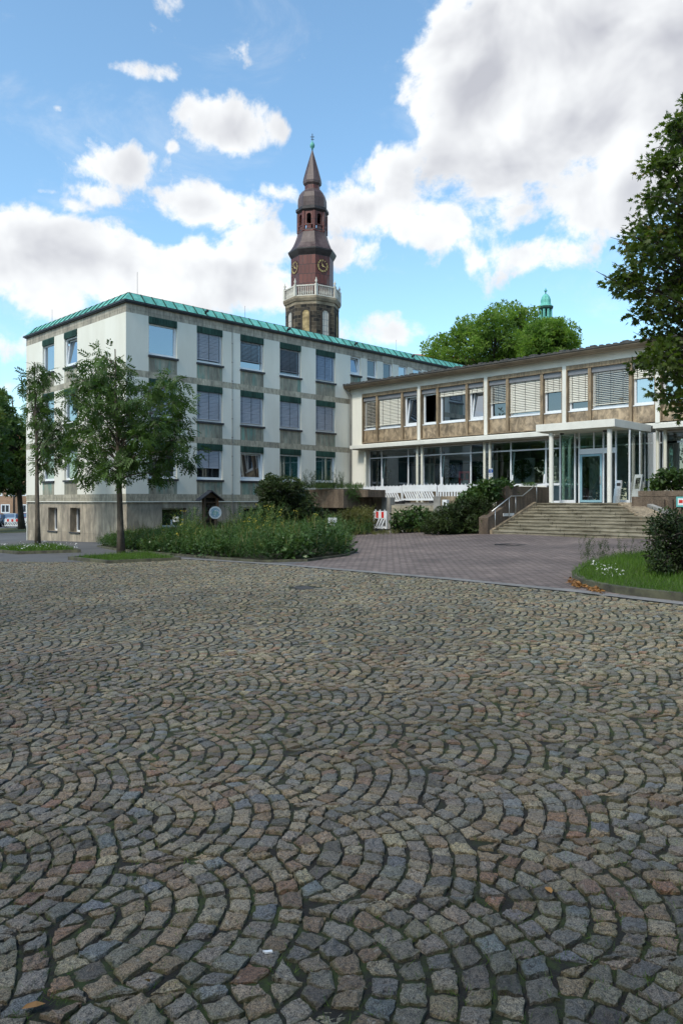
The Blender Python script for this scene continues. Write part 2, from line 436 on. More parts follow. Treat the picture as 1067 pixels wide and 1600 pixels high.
def leafmat(name, dark, light, warm=None, trans=.35, rough=.5):
    m, t, b = newmat(name)
    at = t.new('ShaderNodeAttribute'); at.attribute_name = 'tint'
    n = t.noise(t.pos(), .9, 3)
    f = t.math('ADD', t.math('MULTIPLY', at.outputs['Fac'], .65), t.math('MULTIPLY', t.ramp(n, .3, .7), .45), clamp=True)
    c = t.mix(f, dark, light)
    if warm: c = t.mix(t.ramp(t.math('ADD', at.outputs['Fac'], t.math('MULTIPLY', n, .5)), 1.05, 1.3), c, warm)
    t.put(b.inputs['Base Color'], c); b.inputs['Roughness'].default_value = rough; b.inputs['Specular IOR Level'].default_value = .3
    tr = t.new('ShaderNodeBsdfTranslucent'); t.put(tr.inputs[0], t.mix(1., c, (1.25, 1.4, .6), 'MULTIPLY'))
    mx = t.new('ShaderNodeMixShader'); mx.inputs[0].default_value = trans
    t.l.new(b.outputs[0], mx.inputs[1]); t.l.new(tr.outputs[0], mx.inputs[2])
    t.l.new(mx.outputs[0], t.n['Material Output'].inputs['Surface']); MATS[name] = m; return m
M['leaf_ash'] = leafmat('ash_leaf', (.018, .042, .010), (.085, .15, .027), None, .3, .6)
M['leaf_maple'] = leafmat('maple_leaf', (.014, .030, .008), (.11, .155, .024), (.17, .095, .028), .45)
M['leaf_back'] = leafmat('bright_leaf', (.06, .12, .022), (.24, .34, .07), None, .5)
M['leaf_left'] = leafmat('mid_leaf', (.025, .055, .014), (.085, .14, .03), (.16, .15, .03))
M['leaf_yew'] = leafmat('dark_needle', (.012, .026, .010), (.060, .088, .024), None, .2)
M['leaf_laurel'] = leafmat('glossy_leaf', (.016, .042, .012), (.075, .13, .03), None, .25, .35)
M['leaf_weed'] = leafmat('weed_leaf', (.014, .042, .012), (.10, .175, .05), (.18, .20, .05), .35)
M['leaf_dry'] = leafmat('dry_grass', (.06, .07, .02), (.17, .16, .05), None, .3)
M['grass'] = leafmat('lawn_grass', (.045, .10, .012), (.12, .21, .03), None, .4)
M['leaf_fallen'] = leafmat('fallen_leaf', (.16, .06, .015), (.42, .21, .06), None, .1)
M['petal'] = mat('white_petal', (.8, .8, .78), .6, .05, 1., None, 0)
M['yellow'] = mat('yellow_petal', (.55, .45, .05), .6, .1, 1., None, 0)
# =================================================================== office building
XA, YA, YB = -32.3, 18.08, 33.26
XL, YE = -43.66, 62.0
fA = lambda u, v, z: (XA + v, u, z)
fL = lambda u, v, z: (u, YA - v, z)
fB = lambda u, v, z: (u, YB - v, z)
LINT = (10.62, 7.62, 4.62); SILL = (8.75, 5.75, 2.76)

def wall_grid(fr, us, zs, cls, out, rev=.2, revkey='plaster', voff=None):
    """a wall on the plane v = 0 cut along the grid us x zs; cls gives the facing of a cell, None is an opening"""
    us = sorted(set(us)); zs = sorted(set(zs)); cells = {}
    for i in range(len(us) - 1):
        for j in range(len(zs) - 1):
            um, zm = (us[i] + us[i + 1]) / 2, (zs[j] + zs[j + 1]) / 2
            k = cls(um, zm)
            a, b, c, d = us[i], us[i + 1], zs[j], zs[j + 1]
            if k is None:
                q = out.setdefault(revkey, MB(fr))
                for (p0, p1, side) in (((a, c), (a, d), -1), ((b, c), (b, d), 1), ((a, d), (b, d), 2), ((a, c), (b, c), -2)):
                    nu = um + (side if abs(side) == 1 else 0) * (b - a); nz = zm + (1 if side == 2 else -1 if side == -2 else 0) * (d - c)
                    if abs(side) == 1: kk = cls(a - 1e-3 if side < 0 else b + 1e-3, zm)
                    else: kk = cls(um, d + 1e-3 if side == 2 else c - 1e-3)
                    if kk is not None:
                        q.poly([(p0[0], 0, p0[1]), (p0[0], -rev, p0[1]), (p1[0], -rev, p1[1]), (p1[0], 0, p1[1])])
            else:
                cells[i, j] = k
    seen = set()
    for (i, j), k in cells.items():
        if (i, j) in seen: continue
        todo = [(i, j)]; seen.add((i, j)); reg = []
        while todo:
            c0 = todo.pop(); reg.append(c0)
            for e in ((c0[0] + 1, c0[1]), (c0[0] - 1, c0[1]), (c0[0], c0[1] + 1), (c0[0], c0[1] - 1)):
                if e not in seen and cells.get(e) == k: seen.add(e); todo.append(e)
        key = k if k in ('plaster', 'plinth', 'b') else (k, i, j)
        mb = out.setdefault(key, MB(fr))
        for (x, z) in reg: mb.poly([(us[x], 0, zs[z]), (us[x + 1], 0, zs[z]), (us[x + 1], 0, zs[z + 1]), (us[x], 0, zs[z + 1])])

office = thing('office_building', (XA, YA, G(XA, YA)), 'pale three storey office block with green copper roof edge and stone base', 'building')

def slat_blind(fr, u0, u1, zt, zb, v, openness, parent, m, pitch=.075, cords=2, slope=0.):
    q = MB(fr); z = zt
    n = max(2, int((zt - zb) / pitch))
    for k in range(n):
        zz = zt - k * pitch; j = random.uniform(-.004, .004)
        dz = pitch * 1.02 * (1 - openness); dv = .012 + .05 * openness
        q.poly([(u0, v - dv, zz + j), (u1, v - dv, zz + j * .5), (u1, v, zz - dz + j), (u0, v, zz - dz + j)])
    q.box(u0, u1, v - .03, v + .012, zt - n * pitch - .03, zt - n * pitch + .01)
    c = q; c.cm = 1
    for k in range(cords):
        uc = u0 + (u1 - u0) * (k + .5) / cords if cords != 2 else (u0 + u1) / 2 + (k - .5) * (u1 - u0) * .86
        c.box(uc - .006, uc + .006, v + .006, v + .016, zb, zt)
    if cords == 2: c.box((u0 + u1) / 2 - .008, (u0 + u1) / 2 + .008, v + .006, v + .016, zb, zt)
    return q.build('blind', [m, M['dark_metal']], parent, recalc=False)

def a_window(fr, u0, u1, z0, z1, style='glass', box=True, share=1., big=True, pane='pane', label=None):
    zt = z1 - (.33 if box else 0)
    q = MB(fr); fw = .085
    q.box(u0 + .003, u0 + fw, -.2, -.1, z0, zt); q.box(u1 - fw - .03, u1 - .003, -.2, -.1, z0, zt)
    q.box(u0 + fw, u1 - fw - .03, -.2, -.1, z0, z0 + .13); q.box(u0 + fw, u1 - fw - .03, -.2, -.1, zt - .07, zt)
    w = q.build('window', M['frame'], office)
    p = MB(fr)
    if style == 'tilt':
        p.poly([(u0 + fw, -.15, z0 + .13), (u1 - fw, -.15, z0 + .13), (u1 - fw, -.30, zt - .07), (u0 + fw, -.30, zt - .07)])
        s = MB(fr)
        for a, b in ((u0 + fw, u0 + fw + .06), (u1 - fw - .1, u1 - fw - .03)):
            s.extrude_vw([(-.17, z0 + .13), (-.12, z0 + .13), (-.27, zt - .07), (-.32, zt - .07)], a, b)
        s.box(u0 + fw + .05, u1 - fw - .09, -.17, -.12, z0 + .131, z0 + .2); s.box(u0 + fw + .05, u1 - fw - .09, -.315, -.265, zt - .14, zt - .071)
        s.build('sash', M['frame'], w)
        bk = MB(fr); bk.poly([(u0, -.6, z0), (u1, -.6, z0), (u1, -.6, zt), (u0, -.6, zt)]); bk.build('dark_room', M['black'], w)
    else:
        p.poly([(u0 + fw, -.15, z0 + .1), (u1 - fw, -.15, z0 + .1), (u1 - fw, -.15, zt - .05), (u0 + fw, -.15, zt - .05)])
    p.build('pane', M[pane], w, recalc=False)
    s = MB(fr); s.box(u0 - .03, u1 + .05, -.2, .09, z0 - .1, z0 - .002); s.build('sill', M['sill'], w)
    if box:
        b = MB(fr); b.box(u0 + .004, u1 - .004, -.2, .025, zt, z1 - .003)
        n = 18 if big else 8
        for k in range(n):
            a = u0 + (u1 - u0) * (k + .25) / n; b.box(a, a + (u1 - u0) * .45 / n, .025, .045, zt + .03, z1 - .05)
        b.build('blind_box', M['copper_dark'], w)
    if style.startswith('blind'):
        m = M[{'blind': 'blind', 'blind_blue': 'blind_blue', 'blind_dark': 'blind_dark'}[style]]
        zb = zt - (zt - z0 - .1) * share
        slat_blind(fr, u0 + .03, u1 - .12, zt, zb, -.03, .45 if style == 'blind_dark' else .12, w, m, .07)
    return w

# --- the long facade (towards the square's right) and the short one
cols = [(19.29 + 2.775 * i, 20.89 + 2.775 * i) for i in range(5)]
small = [(33.33 + 1.51 * i, 34.25 + 1.51 * i) for i in range(10)]
lcols = [(-41.45, -39.99), (-38.76, -37.28)]
def mk_cls(cc, sm=()):
    def cls(u, z):
        if z > 10.62: return 'frieze'
        inw = any(a < u < b for a, b in cc)
        ins = any(a < u < b for a, b in sm)
        if ins and 9.47 < z: return None
        if inw:
            for zt, zb in zip(LINT, SILL):
                if zb < z < zt: return None
        for b in (7.62, 4.62):
            if b < z < b + .32: return 'band'
        if z < 2.0: return 'band'
        return 'spandrel' if (inw or (ins and z > 8.0)) else 'plaster'
    return cls
zl = [1.65, 2.0, 11.06, 9.47, 8.0] + list(LINT) + list(SILL) + [7.94, 4.94]
out = {}
wall_grid(fA, [YA, YE] + [x for c in cols + small for x in c], zl, mk_cls(cols, small), out)
names = dict(plaster='plaster_wall', frieze='stone_frieze', band='stone_band', spandrel='spandrel_panel', plinth='stone_plinth')
for k, q in out.items():
    k = k[0] if isinstance(k, tuple) else k
    q.build(names[k], M[k], office, recalc=False)
out = {}
wall_grid(fL, [XL, XA] + [x for c in lcols for x in c], zl, mk_cls(lcols), out)
for k, q in out.items():
    k = k[0] if isinstance(k, tuple) else k
    q.build(names[k], M[k], office, recalc=False)
# plinth, set back a little, with its own low windows
pwA = [(20.1, 21.5), (25.1, 26.35)]
pwL = [(-40.96, -39.83), (-38.30, -37.17)]
out = {}
fA2 = lambda u, v, z: (XA - .1 + v, u, z); fL2 = lambda u, v, z: (u, YA + .1 - v, z)
wall_grid(fA2, [YA + .1, YE] + [x for c in pwA for x in c], [-1.2, .35, 1.3, 1.65], lambda u, z: None if .35 < z < 1.3 and any(a < u < b for a, b in pwA) else 'plinth', out, .35, 'plinth')
out['plinth'].build('stone_plinth', M['plinth'], office, recalc=False)
out = {}
wall_grid(fL2, [XL, XA - .1] + [x for c in pwL for x in c], [-1.4, .02, 1.3, 1.65], lambda u, z: None if .02 < z < 1.3 and any(a < u < b for a, b in pwL) else 'plinth', out, .45, 'plinth')
out['plinth'].build('stone_plinth', M['plinth'], office, recalc=False)
q = MB(); q.box(XL, XA - .002, YA + .002, YE, 1.6, 1.66); q.box(XL, XL + .05, YA + .01, YE, -1.5, 11.0); q.box(XL, XA - .01, YE - .05, YE, -1.5, 11.0)
q.build('rear_wall', M['plaster'], office)
for fr, lst, z0, dd in ((fA2, pwA, .35, .35), (fL2, pwL, .02, .45)):
    for a, b in lst:
        q = MB(fr); v0 = -dd
        q.box(a, a + .07, v0, v0 + .08, z0, 1.3); q.box(b - .07, b, v0, v0 + .08, z0, 1.3); q.box(a + .07, b - .07, v0, v0 + .08, z0, z0 + .09); q.box(a + .07, b - .07, v0, v0 + .08, 1.23, 1.3)
        w = q.build('window', M['frame'], office)
        p = MB(fr); p.poly([(a + .06, v0 + .03, z0 + .07), (b - .06, v0 + .03, z0 + .07), (b - .06, v0 + .03, 1.25), (a + .06, v0 + .03, 1.25)]); p.build('pane', M['pane_dark'], w, recalc=False)
        s = MB(fr); s.box(a - .03, b + .03, v0, .06, z0 - .07, z0 - .002); s.build('sill', M['sill'], w)
        s = MB(fr); s.extrude_vw([(v0 + .05, z0 + .1), (v0 + .11, z0 + .1), (v0 - .12, 1.22), (v0 - .18, 1.22)], (a + b) / 2 - .02, (a + b) / 2 + .05); s.build('sash', M['frame'], w)
# windows
A = lambda c, r, **k: a_window(fA, cols[c][0], cols[c][1], SILL[r], LINT[r], **k)
A(0, 0); A(1, 0, style='blind', share=.97); A(2, 0, style='blind_dark', share=.74, pane='pane'); A(3, 0, style='blind_dark', share=.88, pane='pane_dark'); A(4, 0, style='blind_blue', share=.98)
A(0, 1, style='blind', share=.95)
for c in (1, 2, 3, 4): A(c, 1, style='blind', share=.98)
A(0, 2, pane='pane_dark'); A(1, 2, style='blind', share=.68, pane='pane_dark'); A(2, 2, style='tilt', pane='pane_dark'); A(3, 2, pane='pane_teal'); A(4, 2, pane='pane_teal')
for k, (a, b) in enumerate(small):
    a_window(fA, a, b, 9.47, 10.62, style='tilt' if k == 0 else 'glass', box=False, big=False, pane='pane_dark' if k in (1, 2) else 'pane')
for c in lcols:
    for r in range(3): a_window(fL, c[0], c[1], SILL[r], LINT[r], style='tilt' if (c is lcols[1] and r == 0) else 'glass')
# copper roof edge
E0, E1, ZB, ZT = .13, -.30, 11.17, 11.64
rx = lambda e: (XL - e, XA + e); ry = lambda e: (YA - e, YE + e)
q = MB(); (a0, a1), (b0, b1) = rx(E0), ry(E0); (c0, c1), (d0, d1) = rx(E1), ry(E1)
lo = [(a0, b0), (a1, b0), (a1, b1), (a0, b1)]; hi = [(c0, d0), (c1, d0), (c1, d1), (c0, d1)]
for k in range(4):
    n = (k + 1) % 4
    q.poly([(*lo[k], ZB), (*lo[n], ZB), (*hi[n], ZT), (*hi[k], ZT)])
q.cm = 1
def seam(p, d, s):   # rib running up the slope; s is the side vector along the eave
    L = Vector((d[0], d[1], 0)) * (E0 - E1); t = Vector((s[0], s[1], 0)) * .022
    a = Vector((*p, ZB)); b = a + L + Vector((0, 0, ZT - ZB)); n = Vector((-d[0] * .7, -d[1] * .7, .7)) * .035
    q.poly([a - t, b - t, b - t + n, a - t + n]); q.poly([a + t, b + t, b + t + n, a + t + n]); q.poly([a - t + n, b - t + n, b + t + n, a + t + n]); q.poly([a - t, a + t, a + t + n, a - t + n])
y = YA + .35
while y < YE - .3: seam((a1, y), (-1, 0), (0, 1)); y += .60
x = XA - .35
while x > XL + .3: seam((x, b0), (0, 1), (1, 0)); x -= .60
roof = q.build('roof', [M['copper'], M['copper_dark']], office, recalc=False)
q = MB(); q.box(c0, c1, d0, d1, ZT - .05, ZT + .02); q.build('flat_roof', M['roof_tar'], office)
q = MB()
q.box(XA - .05, XA + .11, YA - .11, YE, 11.05, 11.169); q.box(XL, XA - .05, YA - .11, YA + .05, 11.051, 11.168)
q.box(XA + .11, XA + .16, YA - .16, YE, 11.1, 11.19); q.box(XL - .1, XA + .11, YA - .16, YA - .11, 11.1, 11.19)
q.build('gutter', M['dark_metal'], roof)
for px in (321, 449, 554, 643, 724):
    p = onX(px, 505, XA + .02); q = MB()
    q.tube([(p.x, p.y, 11.33), (p.x + .1, p.y, 11.42), (p.x + .22, p.y, 11.42)], [.05, .07, .08], 8)
    q.build('roof_vent', M['dark_metal'], roof)
for px, yt in ((215, 425), (383, 478), (619, 531), (727, 557)):
    p = onX(px, 500, XA - .6); h = EYE + (783 - yt) / F * p.length_squared ** .5 * .0 + (EYE + (783 - yt) / F * (-(p.x) * SA + p.y * CA) - EYE)
    q = MB(); q.tube([(p.x, p.y, 11.6), (p.x, p.y, max(12.3, h))], .009, 5); q.build('lightning_rod', M['dark_metal'], roof)
p = onY(82, 500, YA + .6)
q = MB(); q.tube([(p.x, p.y, 11.6), (p.x, p.y, 12.5)], .009, 5); q.build('lightning_rod', M['dark_metal'], roof)
yc = onX(363, 600, XA).y
q = MB(fA); q.box(yc - .012, yc + .012, .003, .03, -.4, 11.05)
for z in range(1, 11): q.box(yc - .03, yc + .03, .002, .04, z, z + .06)
q.build('lightning_cable', M['concrete'], office)

# =================================================================== entrance wing
wing = thing('entrance_wing', (-20., YB, G(-20, YB)), 'low two storey wing with brown travertine window bays over a glazed ground floor', 'building')
P = [-26.86 + 4.47 * i for i in range(8)]          # pier centres
BX0, BX1 = -32.27, P[7]
BD = 12.
bays = [(-31.27, P[0] - .1)] + [(P[i] + .1, P[i + 1] - .1) for i in range(7)]
q = MB(fB)
q.box(BX0, -31.27, -.35, 0, 1.0, 8.14)                       # plastered end
q.box(BX0, -30.9, -.35, -.003, 1.0, 4.76)
q.build('end_wall', M['plaster'], wing)
q = MB(fB)
q.box(BX0, BX1, -.35, .0, 8.14, 8.52)
for x in P: q.box(x - .1, x + .1, -.34, .03, 5.1, 8.139)
q.box(BX0 + 1, BX1, -.35, .002, 4.98, 5.099)
q.build('white_frame', M['white'], wing, bevel=.006)
q = MB(fB); q.box(-31.55, P[2] + .5, -.3, .78, 4.78, 4.985); q.box(P[3] + .1, BX1, -.3, .78, 4.78, 4.985)
q.build('ledge', M['white'], wing, bevel=.01)
q = MB(fB); q.box(-31.4, P[2] + .4, -.25, .7, 4.72, 4.779); q.box(P[3] + .2, BX1, -.25, .7, 4.72, 4.779); q.build('ledge_soffit', M['soffit'], wing)
q = MB(fB)
q.extrude_vw([(.42, 8.52), (.42, 8.62), (.0, 8.66), (-BD, 8.66), (-BD, 8.52)], BX0 + .02, BX1); q.build('soffit', M['soffit'], wing)
q = MB(fB)
q.extrude_vw([(.42, 8.49), (.5, 8.49), (.56, 8.6), (.56, 8.70), (.42, 8.70)], BX0 - .16, BX1); gut = q.build('gutter', M['gutter'], wing)
q = MB(fB); q.tube([(BX0 - .1, .48, 8.66), (BX0 - .02, .42, 8.45), (BX0 + .12, .12, 8.18), (BX0 + .12, .06, 7.9), (BX0 + .12, .06, 1.2)], .05, 8); q.build('downpipe', M['concrete'], wing)
q = MB(fB)
q.extrude_vw([(.6, 8.675), (.6, 8.745), (-BD / 2, 9.2), (-BD - .5, 8.745), (-BD - .5, 8.68)], BX0 - .22, BX1)
x = BX0 - .1
while x < BX1:
    q.box(x, x + .16, -.05, .6, 8.74, 8.785 + random.uniform(0, .012)); x += .33
x = BX0 + .3
while x < BX1:
    q.box(x, x + .26, .05, .3, 8.75, 8.89); x += 1.55
q.build('roof', M['tile'], wing)
q = MB(); q.box(BX1 - .3, BX1, YB + .36, YB + BD, 1.0, 8.5)
q.build('side_wall', M['plaster'], wing)
q = MB(fB); q.box(BX0, BX1, -BD, -.36, 4.80, 5.0); q.build('floor_slab', M['white'], wing)
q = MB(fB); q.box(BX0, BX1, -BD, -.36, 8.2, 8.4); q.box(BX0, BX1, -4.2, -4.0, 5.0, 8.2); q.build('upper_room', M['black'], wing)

def b_window(u0, u1, style, cover=0., pane='pane', z0=5.98, z1=7.68):
    v = -.3; q = MB(fB); fw = .09
    q.box(u0 + .01, u0 + fw + .02, v - .04, v + .05, z0, z1); q.box(u1 - fw, u1 - .01, v - .04, v + .05, z0, z1)
    q.box(u0 + fw + .02, u1 - fw, v - .04, v + .05, z0, z0 + .11); q.box(u0 + fw + .02, u1 - fw, v - .04, v + .05, z1 - .08, z1)
    w = q.build('window', M['frame'], wing)
    p = MB(fB)
    if style == 'open':
        p.poly([(u0 + .28, v + .32, z0 + .1), (u0 + .30, v - .3, z0 + .1), (u0 + .30, v - .3, z1 - .08), (u0 + .28, v + .32, z1 - .08)]) if False else None
        s = MB(fB)
        for (a, b) in ((0, .06), (.62, .68)):
            s.box(u1 - fw - .06, u1 - fw, v - .1 - b, v - .1 - a, z0 + .1, z1 - .08)
        s.box(u1 - fw - .055, u1 - fw - .005, v - .72, v - .1, z0 + .1, z0 + .17); s.box(u1 - fw - .055, u1 - fw - .005, v - .72, v - .1, z1 - .15, z1 - .08); s.box(u1 - fw - .055, u1 - fw - .005, v - .72, v - .1, 6.8, 6.84)
        s.build('sash', M['frame'], w)
        p.poly([(u0, v - .9, z0), (u1 + .3, v - .9, z0), (u1 + .3, v - .9, z1), (u0, v - .9, z1)]); pane = 'black'
    elif style == 'tilt':
        p.poly([(u0 + fw, v, z0 + .1), (u1 - fw, v, z0 + .1), (u1 - fw, v - .22, z1 - .08), (u0 + fw, v - .22, z1 - .08)])
        s = MB(fB)
        for a, b in ((u0 + fw + .02, u0 + fw + .09), (u1 - fw - .07, u1 - fw)):
            s.extrude_vw([(v - .01, z0 + .1), (v + .04, z0 + .1), (v - .18, z1 - .08), (v - .23, z1 - .08)], a, b)
        s.box(u0 + fw + .08, u1 - fw - .06, v - .012, v + .037, z0 + .101, z0 + .17); s.box(u0 + fw + .08, u1 - fw - .06, v - .226, v - .172, z1 - .15, z1 - .081)
        s.build('sash', M['frame'], w)
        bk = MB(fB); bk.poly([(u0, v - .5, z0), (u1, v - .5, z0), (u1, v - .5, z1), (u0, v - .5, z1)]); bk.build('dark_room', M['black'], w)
    else:
        p.poly([(u0 + fw, v, z0 + .1), (u1 - fw, v, z0 + .1), (u1 - fw, v, z1 - .06), (u0 + fw, v, z1 - .06)])
    p.build('pane', M[pane], w, recalc=False)
    if cover:
        slat_blind(fB, u0 + .03, u1 - .03, z1 + .02, z1 - (z1 - z0 - .12) * cover, v + .14, .72 if style == 'open_slats' else .3, w, M['blind_white'], .085, 3)
    return w
S = [[('open_slats', 1., 'pane_dark'), ('glass', .96, 'pane'), ('tilt', 0, 'pane')],
     [('open', 0, 'pane'), ('glass', .2, 'pane'), ('tilt', .16, 'pane')],
     [('open_slats', .6, 'pane_dark'), ('glass', .96, 'pane'), ('glass', .42, 'pane_dark')],
     [('glass', .8, 'pane_dark'), ('open_slats', .97, 'pane_dark'), ('glass', .35, 'pane')],
     [('glass', .5, 'pane'), ('glass', .9, 'pane'), ('glass', 0, 'pane')]] + [[('glass', .3, 'pane'), ('glass', .95, 'pane'), ('glass', .6, 'pane')]] * 3
for (a, b), st in zip(bays, S):
    w = b - a; m1, m2 = a + 1.17, a + 3.13
    q = MB(fB)
    q.box(a, a + .045, -.34, .012, 5.15, 8.13); q.box(b - .045, b, -.34, .012, 5.15, 8.13)
    q.box(a + .045, b - .045, -.34, .011, 7.93, 8.129)
    q.box(a + .045, b - .045, -.34, .0, 5.15, 5.2)
    for mm in (m1, m2): q.box(mm - .075, mm + .075, -.33, -.02, 5.2, 7.93)
    fr_ = q.build('travertine_frame', M['travertine_frame'], wing)
    q = MB(fB); segs = [(a + .045, m1 - .075), (m1 + .075, m2 - .075), (m2 + .075, b - .045)]
    for s0, s1 in segs: q.box(s0, s1, -.33, -.16, 5.2, 5.93)
    q.build('spandrel_panel', M['travertine'], wing)
    q = MB(fB)
    for s0, s1 in segs: q.box(s0, s1, -.33, -.1, 7.69, 7.93)
    q.build('blind_box', M['grey_metal'], wing)
    q = MB(fB)
    for s0, s1 in segs: q.box(s0, s1, -.33, -.13, 5.931, 5.978)
    q.build('sill', M['frame'], wing)
    for (s0, s1), (sty, cov, pn) in zip(segs, st): b_window(s0, s1, sty, cov, pn)

# ground floor: slim paired columns, glazing behind, a room one can look into
FL = 1.57
def gcol(x, z0=FL):
    q = MB(); q.lathe((x, 33.0, 0), [(.075, z0), (.075, 4.72)], 14, cap=False); q.build('column', M['cream'], wing)
gcol(-30.75)
for x in P[:5]: gcol(x + .1); gcol(x + .43)
GY = -.28
for i, (a, b) in enumerate(bays[:6]):
    if i == 3: continue
    if i == 0: a = -30.9
    q = MB(fB); m1, m2 = a + (1.0 if i == 0 else 1.25), a + (3.05 if i == 0 else 3.25)
    q.box(a, b + .2, GY - .03, GY + .03, 4.2, 4.27); q.box(a, b + .2, GY - .03, GY + .03, 4.66, 4.72); q.box(a, b + .2, GY - .04, GY + .05, 2.42, 2.53)
    for x in (m1, m2): q.box(x - .035, x + .035, GY - .029, GY + .04, 2.53, 4.66)
    q.box(a, a + .06, GY - .031, GY + .031, 2.53, 4.66); q.box(b + .14, b + .2, GY - .031, GY + .031, 2.53, 4.66)
    if i == 2:
        q.box(m2 - .03, m2 + .05, GY - .028, GY + .045, FL, 2.42); q.box(m2 + .05, b + .2, GY - .03, GY + .03, FL, FL + .1)
    w = q.build('shop_front_frame', M['frame'], wing)
    g = MB(fB); g.poly([(a + .03, GY, 2.5), (b + .17, GY, 2.5), (b + .17, GY, 4.7), (a + .03, GY, 4.7)]); g.build('pane', M['glass'], w, recalc=False)
    s = MB(fB); zt = 4.18
    for (x0, x1) in ((m1 + .05, m1 + .12),) + (((m2 - .14, m2 - .07),) if i == 2 else ()):
        s.extrude_vw([(GY + .0, 2.55), (GY + .06, 2.55), (GY - .16, zt), (GY - .22, zt)], x0, x1)
    s.build('tilted_sash', M['frame'], w)
    q = MB(fB)
    if i == 2:
        q.box(a, m2 - .03, GY - .1, GY + .06, FL - .6, 2.419)
        c = MB(fB)
        for k in range(9):
            u = m1 + .6 + k * .12; c.box(u, u + .05, GY - .2, GY - .16, FL + .1, 2.4)
    else: q.box(a, b + .2, GY - .1, GY + .06, FL - .6, 2.419)
    q.build('parapet', M['white'] if i > 1 else M['gutter'], wing)  # left bays: shade behind the barriers painted as a dark parapet
q = MB(fB)
q.box(BX0 + .4, BX1 - .4, -BD, .3, FL - .3, FL); q.build('room_floor', M['concrete'], wing)
q = MB(fB)
q.box(BX0 + .4, BX0 + .6, -BD, -.4, FL, 4.79)
q.box(-31.6, BX1 - .4, -BD + .02, -BD + .2, FL, 4.79); q.box(-18.2, -12.9, -3.3, -3.1, FL, 4.79)
q.box(-22.6, -22.4, -8, -4.5, FL, 4.79); q.box(-24.9, -22.6, -6.2, -6.0, FL, 4.79); q.box(-13, -12.8, -9, -3, FL, 4.79)
q.build('room_wall', mat('dim_room_wall', (.30, .32, .32), .8), wing)
for x0, x1, v in ((-25.3, -23.9, -3.4), (-21.9, -21.3, -3.), (-20.8, -19.9, -3.3), (-19.6, -18.9, -3.1), (-29.6, -28.9, -4.), (-28.4, -27.4, -4.5), (-23.6, -22.9, -4.2), (-15.2, -14.6, -5.)):
    q = MB(fB); q.box(x0, x1, v - .08, v, FL, 4.0); q.build('partition', M['white_plastic'], wing)
q = MB(fB)
for x in (-29, -24.9, -20.5, -16, -11.5, -7): q.box(x - .12, x + .12, -5.1, -4.86, FL, 4.79)
for x in (-21.9, -20.6, -19.3): q.box(x - .05, x + .05, -BD + .05, -BD + .25, 2.3, 4.3)
q.box(-31.6, BX1 - .5, -4.95, -4.85, 3.95, 4.05)
q.build('room_post', M['dark_metal'], wing)

# entrance canopy, its two columns and the glass porch
CYF = 29.62
q = MB(); q.box(-17.33, -13.72, CYF, YB - .02, 4.70, 5.02); can = q.build('canopy', M['white'], wing, bevel=.012)
q = MB(); q.box(-17.2, -13.85, CYF + .15, YB - .3, 4.66, 4.699); q.build('canopy_soffit', M['cream'], can)
for x, yy in ((-16.6, 30.6), (-14.6, 30.6)):
    q = MB(); q.lathe((x, yy, 0), [(.09, 4.6), (.09, 4.66)], 12); q.build('downlight', M['dark_metal'], can)
for x in (-16.74, -14.08):
    q = MB(); q.lathe((x, 29.92, 0), [(.105, FL + .02), (.1, FL + .05), (.1, 4.66)], 18, cap=False); q.build('canopy_column', M['white'], wing)
VY = 31.05
fV = lambda u, v, z: (u, VY - v, z)
q = MB(fV); VX0, VX1 = -16.95, -13.70
dx0, dx1 = -15.95, -14.93         # door
for x in (VX0, dx0 - .28, dx0 - .08, dx1 + .02, -14.35): q.box(x, x + .06, -.04, .04, FL, 4.66)
q.box(dx0 - .08, -14.35, -.041, .041, 3.72, 3.95); q.box(VX0 + .06, dx0 - .28, -.039, .045, FL, FL + .13); q.box(-14.29, VX1, -.039, .045, FL, FL + .13)
q.box((dx0 + dx1) / 2 + .1, (dx0 + dx1) / 2 + .15, -.039, .039, 3.95, 4.66)
q.box(VX1 - .06, VX1, -.04, .04, FL + .13, 4.66)
porch = q.build('porch_frame', M['frame'], wing)
q = MB(); q.box(VX1 - .05, VX1 + .01, VY + .04, YB + .3, FL, FL + .12); q.box(VX1 - .05, VX1 + .01, YB + .2, YB + .3, FL + .12, 4.66); q.box(VX1 - .04, VX1, VY + .95, VY + 1.0, FL + .12, 4.66)
q.build('porch_side_frame', M['frame'], porch)
q = MB(fV)
for a, b in ((VX0 + .03, dx0 - .26), (-14.33, VX1 - .03)): q.poly([(a, 0, FL + .1), (b, 0, FL + .1), (b, 0, 4.64), (a, 0, 4.64)])
q.poly([(dx0 - .06, 0, 3.9), (-14.3, 0, 3.9), (-14.3, 0, 4.64), (dx0 - .06, 0, 4.64)])
q.build('pane', M['glass_porch'], porch, recalc=False)
q = MB(); q.poly([(VX1 - .02, VY + .03, FL + .1), (VX1 - .02, YB + .2, FL + .1), (VX1 - .02, YB + .2, 4.64), (VX1 - .02, VY + .03, 4.64)])
q.build('pane', M['glass_porch'], porch, recalc=False)
q = MB(); q.poly([(VX0 + .02, VY + .03, FL + .1), (VX0 + .02, YB + .2, FL + .1), (VX0 + .02, YB + .2, 4.64), (VX0 + .02, VY + .03, 4.64)])
q.build('pane', M['glass_porch'], porch, recalc=False)
q = MB(fV)
q.box(dx0, dx0 + .09, -.02, .06, FL + .03, 3.7); q.box(dx1 - .09, dx1, -.02, .06, FL + .03, 3.7); q.box(dx0 + .09, dx1 - .09, -.02, .06, FL + .03, FL + .13); q.box(dx0 + .09, dx1 - .09, -.02, .06, 3.61, 3.7)
door = q.build('door', mat('pale_blue_door_frame', (.24, .40, .46), .4, .05, 1.), wing)
